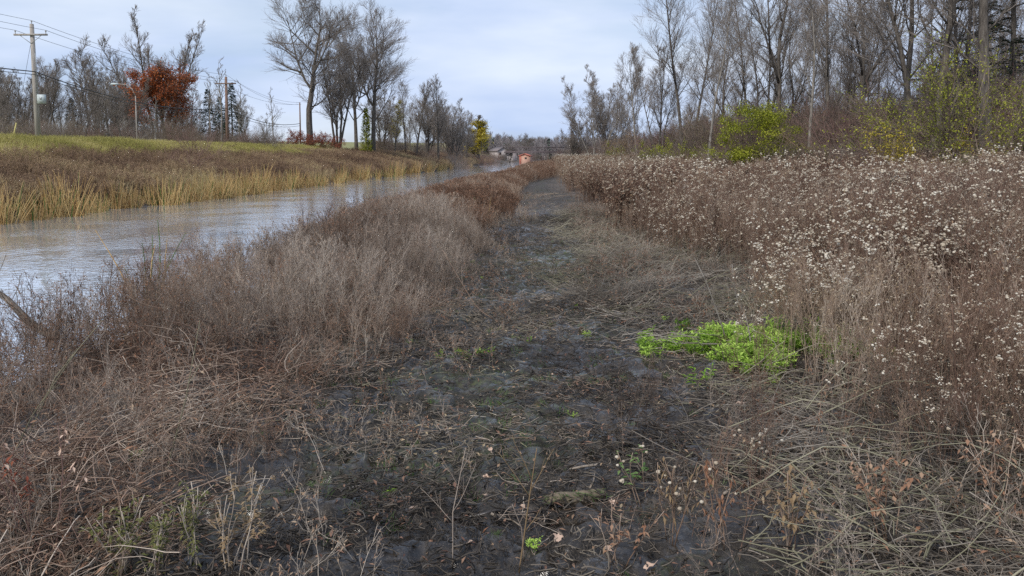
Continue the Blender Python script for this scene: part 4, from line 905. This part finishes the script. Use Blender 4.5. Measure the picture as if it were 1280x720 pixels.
# ------------------------------------------------------------------ utility poles, wires, lamp
def zat(py, Y):
    s = (360 - SHIFT - py) / FPX; return CAMZ + Y * (s * cp - sp) / (cp + s * sp)
def pole(px, Y, topy, label, mat, arm=True, lean=0, box=False, r=.15):
    x = gx(px, Y); z0 = float(hgt(x, Y, False)); zt = zat(topy, Y); h = zt - z0
    o = empty('utility_pole', (x, Y, z0)); tag(o, label, 'utility pole')
    b = MB(); b.tube([(0, 0, -.4), (lean * .5, 0, h / 2), (lean, 0, h)], [r, r * .85, r * .68], 12, 0); b.build('shaft', mat, o, smooth=False)
    if arm:
        c = MB(); c.box((lean, -.16, h - .75), (2.3, .10, .12)); ao = c.build('crossarm', mat, o)
        c = MB()
        for s in (-1, 1): c.tube([(lean + s * .75, -.16, h - .78), (lean, -.14, h - 1.35)], .022, 4, 0)
        c.build('brace', M['steel'], o)
        for dx, dz in ((-1.05, -.69), (1.05, -.69), (0, 0)):
            c = MB(); yy = -.16 if dx else 0; c.tube([(lean + dx, yy, h + dz), (lean + dx, yy, h + dz + .12), (lean + dx, yy, h + dz + .14), (lean + dx, yy, h + dz + .24)], [.02, .02, .055, .045], 8, 0)
            c.build('insulator', M['ceramic'], o)
    if box:
        zb = zat(124, Y) - z0; c = MB(); c.box((.42, -.12, zb), (.50, .22, .62)); bo = c.build('equipment_box', M['board'], o)
        c = MB(); c.box((.42, -.235, zb + .05), (.16, .008, .18)); c.build('label_plate', M['steel'], bo)
        c = MB(); c.tube([(.13, -.10, zb + .3), (.13, -.12, zb + 2.5), (.10, -.12, h - 2)], .025, 5, 0); c.build('conduit', M['steel'], o)
    return o, x + lean, Y, zt
p1 = pole(49, 52, 30, 'weathered grey utility pole with crossarm and a pale box at the far left', M['wood'], lean=-.12, box=True, r=.19)
p2 = pole(285, 83, 96, 'brown utility pole rising in front of the dark spruces', M['rustwood'], r=.2)
p3 = pole(376, 106, 128, 'distant slim utility pole left of the thick trunk of the largest bare tree', M['rustwood'], arm=False, r=.12)
p0 = (None, -35 + DR * 21 - 1, 21, 11.4)
def wire(A, B, sag, r, label, group):
    A = np.array(A, float); B = np.array(B, float); t = np.linspace(0, 1, 26)[:, None]; P = A + (B - A) * t; P[:, 2] -= sag * 4 * (t * (1 - t))[:, 0]
    b = MB(); b.tube(P - A, r, 4, 0); o = b.build('overhead_wire', M['wire'], None, A); tag(o, label, 'power line', group); return o
for dx, dz in ((-1.05, -.45), (1.05, -.45), (0, .24)):
    wire((p1[1] + dx, 52 - (.16 if dx else 0), p1[3] + dz), (p2[1] + dx, 83 - (.16 if dx else 0), p2[3] + dz), .55, .013, 'thin power wire strung between the tops of the grey and the brown utility pole', 'top wires between the two poles')
    wire((p1[1] + dx, 52 - (.16 if dx else 0), p1[3] + dz), (p0[1] + dx, p0[2], p0[3] + dz), .5, .011, 'thin power wire leaving the top of the grey pole towards the left edge', 'top wires left of the grey pole')
    wire((p2[1] + dx, 83 - (.16 if dx else 0), p2[3] + dz), (p3[1] + dx * .2, 106, p3[3] + dz * .4 - .1), .8, .013, 'thin power wire running from the brown pole to the distant slim pole', 'top wires right of the brown pole')
for k, (za, zb, r) in enumerate(((7.5, 7.3, .035), (7.3, 7.0, .022))):
    nm = ('thicker upper', 'thinner lower')[k]
    wire((p1[1] + .2, 51.8, za), (p2[1], 82.8, zb - .3), 1.0, r, nm + ' cable sagging from the grey pole across the wood to the brown pole', None)
    wire((p1[1] + .2, 51.8, za), (p0[1], p0[2], za + .2), .4, r, nm + ' cable between the grey pole and the left edge of the picture', None)
    wire((p2[1], 82.8, zb - .3), (p3[1], 106, zb - 1), .8, r, nm + ' cable between the brown pole and the distant slim pole', None)
# yellow guard on a guy wire
Y = 50; x = gx(14, Y); o = empty('guy_guard', (x, Y, float(hgt(x, Y, False)))); tag(o, 'leaning pale yellow guard post on the grass at the far left', 'guard post')
b = MB(); b.tube([(0, 0, -.2), (.22, 0, .7), (.45, 0, 1.55)], .045, 8, 0); b.build('guard', M['yellow'], o)
b = MB(); b.tube([(.45, 0, 1.5), (gx(47, 52) - x - .1, 2, 7.2)], .012, 4, 0); b.build('guy_wire', M['wire'], o)
# street lamp at the edge of the wood
Y = 74; x = gx(172, Y); z0 = float(hgt(x, Y, False)); o = empty('street_lamp', (x, Y, z0)); tag(o, 'grey street lamp with a curved arm left of the red leaved oak', 'street lamp')
zt = zat(120, Y) - z0; b = MB(); b.tube([(0, 0, -.3), (0, 0, zt * .5), (0, 0, zt)], [.08, .065, .05], 8, 0); b.build('post', M['wood'], o)
b = MB(); b.tube([(0, 0, zt - .1), (-.3, 0, zt + .7), (-.9, 0, zt + 1.1), (-1.7, 0, zt + 1.2)], .032, 6, 0); b.build('arm', M['wood'], o)
b = MB(); b.box((-2.0, 0, zt + 1.18), (.75, .32, .16), taper=.75); b.build('lamp_head', M['board'], o)

# ------------------------------------------------------------------ far end: bridge, houses, hut
def house(px, Y, w_, d_, h, rh, label, wall, rz=0, z=None, kind='house'):
    x = gx(px, Y); z0 = float(hgt(x, Y, False)) if z is None else z; o = empty(kind, (x, Y, z0), rz); tag(o, label, 'house' if kind == 'house' else 'hut')
    b = MB(); b.box((0, 0, h / 2 - .25), (w_, d_, h + .5)); hw, hd = w_ / 2, d_ / 2
    b.raw.append((np.array([(-hw, -hd, h), (hw, -hd, h), (0, -hd, h + rh), (-hw, hd, h), (hw, hd, h), (0, hd, h + rh)]) * [1, 1, 1] + [0, 0, .002], [(0, 1, 2), (5, 4, 3), (0, 2, 5, 3), (1, 4, 5, 2)], 0)); b.build('wall', M[wall], o)
    b = MB(); e = w_ * .08
    for s in (-1, 1):
        A = np.array([s * (hw + e), 0, h - rh * .16]); B = np.array([0, 0, h + rh + .03]); t = .14; v = []
        for q in (A, B):
            for yy in (-hd - e, hd + e):
                for dz in (0, t): v.append((q[0], yy, q[2] + dz))
        b.raw.append((v, [(0, 4, 6, 2), (1, 3, 7, 5), (0, 1, 5, 4), (2, 6, 7, 3), (0, 2, 3, 1), (4, 5, 7, 6)], 0))
    b.build('roof', M['redwall' if kind != 'house' else 'roof'], o)
    return o, hw, hd, h
def window(o, c, s, face='y'):
    b = MB(); b.box(c, (s[0] + .16, .10, s[1] + .16)); f = b.build('window', M['creamwall'], o); b = MB(); b.box((c[0], c[1] - .056, c[2]), (s[0], .02, s[1])); b.build('pane', M['dark'], f)
h1 = house(624, 300, 5.2, 7, 2.6, 1.4, 'cream walled house with grey roof, left of the bridge end', 'creamwall', .5, z=1.2)
for dx in (-1.5, 1.4): window(h1[0], (dx, -3.52, 1.5), (.9, 1.0))
h2 = house(640, 260, 2.8, 4, 2.1, .8, 'small white outbuilding between the cream house and the red hut', 'creamwall', .2, z=.0)
window(h2[0], (.5, -2.02, 1.2), (.6, .7))
h3 = house(657, 150, 2.1, 1.9, 1.55, .35, 'small red and tan hut with a dark opening at the end of the weeds', 'tanwall', -.25, z=.15, kind='hut')
b = MB(); b.box((.25, -.96, 1.12), (.42, .03, .36)); b.build('opening', M['dark'], h3[0])
b = MB(); b.box((-.86, -.965, .75), (.38, .05, 1.6)); b.build('side_board', M['redwall'], h3[0])
# low truss bridge
Y = 236; xa, xb = gx(634, Y), gx(712, Y); o = empty('bridge', (xa, Y, 1.6)); tag(o, 'low dark truss bridge spanning the far end of the view', 'bridge'); W_ = xb - xa
b = MB(); b.box((W_ / 2, 1.5, 1.3), (W_ + 2, 3.2, .35)); b.build('deck', M['bridge'], o)
for yy in (0, 3.0):
    b = MB(); b.box((W_ / 2, yy, 2.9), (W_ * .96, .22, .22)); b.box((W_ / 2, yy, 1.62), (W_ + 1, .22, .22)); n = 9
    for k in range(n):
        xx = W_ * .03 + W_ * .94 * k / (n - 1); b.tube([(xx, yy, 1.6), (xx, yy, 2.9)], .08, 4, 0)
        if k < n - 1: x2 = xx + W_ * .94 / (n - 1); b.tube([(xx, yy, 1.6 if k % 2 else 2.85), (x2, yy, 2.85 if k % 2 else 1.6)], .07, 4, 0)
    b.build('truss', M['bridge'], o)
for xx in (W_ * .12, W_ * .88):
    b = MB(); b.box((xx, 1.5, .0), (1.2, 3.0, 2.3)); b.build('pier', M['roof'], o)

# ------------------------------------------------------------------ things in the foreground
def ground_at(px, py, dz=0):
    d = ray(px, py); t = 1.0
    for _ in range(60):
        z = CAMZ + d.z * t; g_ = float(hgt(d.x * t, d.y * t)) + dz; t += (z - g_) / -d.z * .6 if d.z < 0 else 0
    return np.array([d.x * t, d.y * t, g_])
def at_depth(px, py, Y):
    d = ray(px, py); t = Y / d.y; return np.array([d.x * t, Y, CAMZ + d.z * t])
def onething(kind, b, mats, label, cat, loc=None, group=None, smooth=False):
    o = b.build(kind, mats, None, loc, smooth=smooth); tag(o, label, cat, group); return o
random.seed(150)
# mossy log
A = ground_at(683, 634); B = ground_at(752, 626); mid = (A + B) / 2
b = MB(); d = B - A; P = np.array([A + d * t + [0, 0, .034 + .004 * math.sin(t * 9)] for t in np.linspace(-.02, 1.05, 9)]); b.tube(P - mid, [.020, .027, .030, .031, .029, .031, .030, .028, .024], 14, 0)
lg = onething('log', b, [M['log']], 'short mossy rotting log half sunk in the mud in the foreground', 'log', mid, smooth=True)
b = MB()
for k in range(70): q = P[random.randint(0, 8)] - mid + np.array([rv(-.02, .02), -.02 + rv(-.02, .02), rv(.0, .035)]); b.tube(bend(q, (rv(-1, 1), rv(-1, 0), rv(-.3, .8)), rv(.02, .05), 3, .2), .0012, 3, 0)
b.build('moss', [M['moss']], lg)
def stick(pxs, r, mat, label, kind='stick', dz=.012):
    P = np.array([ground_at(a, c) + [0, 0, dz] for a, c in pxs]); m = P[0].copy(); n = len(P); b = MB(); b.tube(P - m, np.linspace(r, r * .55, n), 7, 0); return onething(kind, b, [mat], label, 'stick', m, smooth=True)
stick([(558, 653), (580, 650), (600, 647), (618, 641), (640, 642)], .009, M['wetwood'], 'wet black stick lying in the mud left of the tall bare stalk')
stick([(678, 641), (655, 644), (640, 650)], .008, M['wetwood'], 'short black stick end just left of the mossy log')
stick([(614, 645), (626, 651), (640, 653), (650, 660)], .006, M['drift'], 'pale split twig touching the wet black stick')
stick([(712, 590), (728, 586), (744, 584), (752, 580)], .008, M['drift'], 'brown stick with a pale end above the mossy log')
stick([(735, 618), (742, 604), (744, 592)], .006, M['drift'], 'short grey stick standing off the right end of the log')
stick([(905, 620), (935, 600), (960, 585), (1000, 545)], .007, M['drift'], 'long pale stem crossing the straw at lower right')
stick([(440, 612), (468, 606), (500, 610), (520, 600)], .006, M['wetwood'], 'thin black stick in the mud at lower left of centre')
# fallen leaves
def fallen_leaf(px, py, s, label, rz, group=None, dz=.012):
    p = ground_at(px, py); b = MB(); n = 14; v = []; ctr = [(0, -.45 * s, 0), (0, -.1 * s, .12 * s), (0, .3 * s, .08 * s), (0, .7 * s, 0)]
    rim = []
    for k in range(n):
        a = k / n * 2 * math.pi; lob = 1 + .28 * math.cos(a * 5) - .1 * rv(0, 1); rim.append((math.sin(a) * .48 * s * lob, .05 * s - math.cos(a) * .62 * s * lob, .10 * s * rv(-.4, 1.2) + .30 * s * abs(math.sin(a)) ** 2))
    v = [(0, .05 * s, .0)] + rim; f = [(0, 1 + k, 1 + (k + 1) % n) for k in range(n)]
    b.raw.append((v, f, 0)); b.tube([(0, -.6 * s, 0), (.05 * s, -.85 * s, .05 * s), (.1 * s, -1.15 * s, .12 * s)], .0012, 3, 0)
    o = onething('fallen_leaf', b, [M['pinkleaf']], label, 'leaf', tuple(p + [0, 0, dz]), group); o.rotation_euler = (rv(-.35, .35), rv(-.35, .35), rz)
fl = [(607, 600, .034, 'curled tan leaf lying on the grey mud left of the tall bare stalk', 1.2), (613, 567, .03, 'pale grey pink leaf beyond the curled tan leaf', .3), (518, 639, .042, 'bright tan leaf among stubble at lower left of centre', 2.2), (653, 637, .03, 'small tan leaf at the foot of the short black stick', .8),
      (697, 676, .045, 'tan leaf with a pointed tip below the mossy log', 3.0), (607, 622, .016, 'tiny pale leaf under the curled tan leaf', 4), (588, 681, .018, 'tiny white curl of leaf near the bottom left of the tall stalk', 5), (812, 712, .04, 'pale leaf at the bottom edge right of centre', 2), (765, 631, .03, 'dull tan leaf near the right end of the mossy log', .4),
      (727, 412, .05, 'pale flat leaf on the mud left of the green seedlings', 1.5), (757, 452, .03, 'small pale leaf on bare mud left of the green seedlings', 2.5), (690, 470, .025, 'tiny pale leaf in the middle of the mud path', .5), (680, 587, .02, 'small tan leaf above the short black stick', .7), (925, 508, .055, 'curled white leaf below the green seedlings', 1.6),
      (985, 556, .05, 'pale narrow leaf lying on the grey straw', 1.4), (1262, 537, .06, 'orange brown leaf at the right edge on the weeds', 2.0), (488, 470, .03, 'orange leaf by the algae patch at left of the path', .2), (760, 690, .03, 'greyish leaf pressed in mud near the bottom centre', 1.1)]
for a in fl: fallen_leaf(a[0], a[1], a[2], a[3], a[4])
# bare stalks
def stalk(pts, r, mat, label, side=(), kind='bare_stalk', leaves=0, lm=None):
    P = np.array(pts); m = P[0].copy(); Q = P - m; n = 9; t = np.linspace(0, 1, len(Q)); tt = np.linspace(0, 1, n); S = np.stack([np.interp(tt, t, Q[:, k]) for k in range(3)], 1)
    o = empty(kind, m); tag(o, label, 'stalk'); b = MB(); b.tube(S, np.linspace(r, r * .5, n), 6, 0); b.build('stem', [mat], o, smooth=True)
    b = MB()
    for t0, d, l in side:
        q, _ = at_t(S, t0); br = bend(q, d, l, 6, .06, .02); b.tube(br, np.linspace(r * .55, r * .25, 6), 4, 0)
        for j in range(2): q2, d2 = at_t(br, rv(.3, .8)); b.tube(bend(q2, side_dir(d2, .5), l * .35, 4, .08), r * .25, 3, 0)
    if side: b.build('side_branches', [mat], o)
    if leaves:
        b = MB()
        for k in range(leaves): q, d = at_t(S, rv(.15, 1)); b.leaf(q, (rv(-1, 1), rv(-1, 1), rv(-1.2, .2)), (rv(-1, 1), rv(-1, 1), 1), rv(.02, .06), rv(.008, .02), 0)
        b.build('leaves', [lm], o)
    return o
g0 = ground_at(648, 716); stalk([g0 - [0, 0, .02], at_depth(661, 627, g0[1] + .02), at_depth(671, 560, g0[1] + .05)], .0038, M['tan_leaf'], 'tall straight tan stalk standing alone at the bottom centre', [(.55, (-.8, .2, .9), .22), (.6, (.7, .1, 1), .2), (.7, (-.5, 0, 1), .2), (.3, (.6, .3, .8), .12)])
g0 = ground_at(566, 706); stalk([g0, at_depth(566, 640, g0[1]), at_depth(582, 560, g0[1] + .1)], .003, M['grey_stem'], 'grey branching stalk left of the tall tan one', [(.4, (-.7, .1, .8), .2), (.5, (.7, .1, .9), .22), (.7, (-.5, .2, .9), .14), (.8, (.5, .2, .9), .12)])
g0 = ground_at(655, 700); stalk([g0, at_depth(652, 660, g0[1]), at_depth(640, 630, g0[1])], .003, M['grey_stem'], 'short bent grey stalk touching the tall tan one', [(.6, (.5, 0, 1), .06)])
for pts, lb in ((((912, 436), (900, 400), (884, 355), (868, 322)), 'pale bent stalk rising from the left part of the green seedlings'), (((940, 440), (934, 400), (920, 372), (915, 330)), 'crooked pale stalk in the middle of the green seedlings'), (((1002, 430), (1003, 395), (1008, 360), (1012, 335)), 'thin upright pale stalk at the right of the green seedlings'),
                (((1012, 415), (1018, 390), (1030, 360), (1052, 330)), 'leaning pale stalk behind the right of the green seedlings')):
    g0 = ground_at(*pts[0]); stalk([g0] + [at_depth(a, c, g0[1] + .03 * k) for k, (a, c) in enumerate(pts[1:])], .006, M['pale_bark'], lb, [(.6, (.6, .1, .9), .12), (.4, (-.5, .1, .9), .10)])
g0 = ground_at(1196, 560); stalk([g0, at_depth(1195, 480, g0[1]), at_depth(1190, 380, g0[1])], .006, M['plum_stem'], 'dark upright stalk standing before the asters at the right', [(.7, (-.5, .1, 1), .16), (.8, (.5, .1, 1), .16)], leaves=12, lm=M['plum_leaf'])
g0 = ground_at(1150, 560); stalk([g0, at_depth(1168, 540, g0[1]), at_depth(1196, 500, g0[1]), at_depth(1290, 545, g0[1] - .2)], .004, M['drift'], 'broken stem bent over in an arch at the right')
for pts, lb in ((((28, 560), (70, 470), (128, 400)), 'long tan stem leaning right at the left edge'), (((2, 600), (40, 520), (95, 440)), 'long tan stem leaning right in the lower left corner'), (((205, 600), (232, 500), (250, 400)), 'pale stem slanting up through the left tangle')):
    g0 = ground_at(*pts[0]); stalk([g0] + [at_depth(a, c, g0[1] + .1 * k) for k, (a, c) in enumerate(pts[1:])], .0035, M['olive_straw'], lb, [(.6, (.6, .1, .9), .12)])
g0 = ground_at(618, 400); stalk([g0, at_depth(596, 385, g0[1]), at_depth(575, 350, g0[1]), at_depth(553, 312, g0[1])], .005, M['rust_stem'], 'thin rusty stalk leaning left over the algae stained mud', [(.6, (-.3, .1, 1), .2)])
# leafy plants
def leafy(px, py, h, label, lm, n=40, ls=.03, stems=3, kind='leafy_plant', sm='rust_stem', droop=-.2, puffs=0, lw=.45, lean=(0, 0), rise=.3):
    g0 = ground_at(px, py); o = empty(kind, g0); tag(o, label, 'plant'); b = MB(); lf = MB(); pf = MB()
    for s in range(stems):
        P = bend((rv(-.04, .04), rv(-.04, .04), -.02), (lean[0] + rv(-.25, .25), lean[1] + rv(-.2, .2), 1), h * rv(.8, 1.05), 7, .08); b.tube(P, np.linspace(.0032, .0016, 7), 4, 0); ends = [P]
        for k in range(4): q, d = at_t(P, rv(.3, .9)); br = bend(q, side_dir(d, .6), h * .25, 4, .1, .08); b.tube(br, .0014, 3, 0); ends.append(br)
        for k in range(n // stems):
            e = random.choice(ends); q, d = at_t(e, rv(rise, 1)); a = rv(0, 6.28); lf.leaf(q, (math.cos(a), math.sin(a), droop + rv(-.3, .3)), (0, 0, 1), ls * rv(.6, 1.2), ls * lw * rv(.7, 1.2), 0)
        for k in range(puffs): q, d = at_t(random.choice(ends), rv(.85, 1)); pf.puff(q + np.array([rv(-.015, .015)] * 3), rv(.007, .013), 0)
    b.build('stems', [M[sm]], o); lf.build('leaves', [lm], o)
    for it in pf.p:
        one = MB(); one.p = [((0, 0, 0),) + it[1:]]; one.build('seed_head', [M['puff']], o, it[0])
    return o
leafy(800, 628, .33, 'plant with pale green leaves and pink stems right of the mossy log', M['moss'], 36, .04, 3, droop=.1, puffs=3, lean=(-.15, 0), rise=.55)
leafy(845, 675, .40, 'brown dried plant with drooping leaves right of the pale green plant', M['tan_leaf'], 80, .034, 5, droop=-1.0, puffs=2, lw=.3)
leafy(895, 680, .42, 'dried plant with reddish hanging leaves at the bottom right of centre', M['rust_leaf'], 100, .034, 4, droop=-1.2, puffs=1, lw=.28)
leafy(770, 700, .30, 'small rusty weed at the bottom edge right of centre', M['rust_leaf'], 50, .03, 4)
leafy(945, 600, .34, 'plum stemmed weed carrying a cluster of large white seed tufts', M['plum_leaf'], 24, .03, 3, puffs=7, sm='plum_stem')
leafy(60, 712, .62, 'arching plant with orange red curled leaves in the lower left corner', M['pinkleaf'], 50, .035, 2, droop=-.5, sm='red_twig', lean=(-.35, .1), lw=.35)
leafy(30, 690, .50, 'rusty plant with orange leaves at the left edge', M['red_leaf'], 50, .035, 3, droop=-.5, sm='red_twig', lean=(-.2, .1), lw=.35)
for px, py, s, lb in ((150, 715, .34, 'grey green feathery weed in the bottom left'), (245, 712, .36, 'grey green feathery weed second from the left at the bottom'), (300, 716, .40, 'grey brown feathery weed right of the other feathery weeds'), (185, 722, .28, 'low grey green feathery weed between two taller ones')):
    leafy(px, py, s, lb, M['olive_leaf'] if px != 300 else M['tan_leaf'], 260, .028, 6, droop=-.1, sm='grey_stem', lw=.35, rise=.1)
leafy(985, 690, .36, 'tan weed with small curled leaves at the bottom right', M['tan_leaf'], 110, .035, 5, droop=-.5)
leafy(1110, 680, .42, 'brown weed with curled leaves in the bottom right straw', M['rust_leaf'], 120, .035, 5, droop=-.5)
leafy(1240, 650, .45, 'reddish brown weed in the bottom right corner', M['rust_leaf'], 130, .035, 5, droop=-.4)
# cattails near
def cat_small(px, py, h, n, label, mats, wd=.009):
    g0 = ground_at(px, py) if px > 300 else np.array([gx(px, 8.5), 8.5, -.25]); b = cattail(n, h, wd, mats, .05, .15); o = onething('cattail', b, mats, label, 'cattail', g0); return o
cat_small(178, 395, 1.3, 12, 'green cattail blades standing against the water at the left', [M['cattail_green'], M['cattail']], .014)
cat_small(610, 281, .85, 5, 'small green and yellow cattail on the left edge of the path', [M['cattail_green'], M['cattail']], .012)
# driftwood branch at the waterline
A = at_depth(-12, 362, 6.6); B = at_depth(70, 424, 5.9); b = MB(); P = np.array([A + (B - A) * t + [0, 0, .03 * math.sin(t * 7)] for t in np.linspace(0, 1, 8)]); b.tube(P - A, np.linspace(.022, .036, 8), 8, 0)
o = empty('driftwood_branch', A); tag(o, 'grey dead branch slanting out of the weeds into the water at the left', 'branch'); b.build('limb', [M['deadlimb']], o, smooth=True)
b = MB()
for k in range(26): q, d = at_t(P - A, rv(.0, .9)); b.tube(bend(q, (rv(-1, 1), rv(-.6, .6), rv(.1, 1)), rv(.1, .35), 5, .15), .0035, 3, 0)
b.build('twigs', [M['deadlimb']], o)
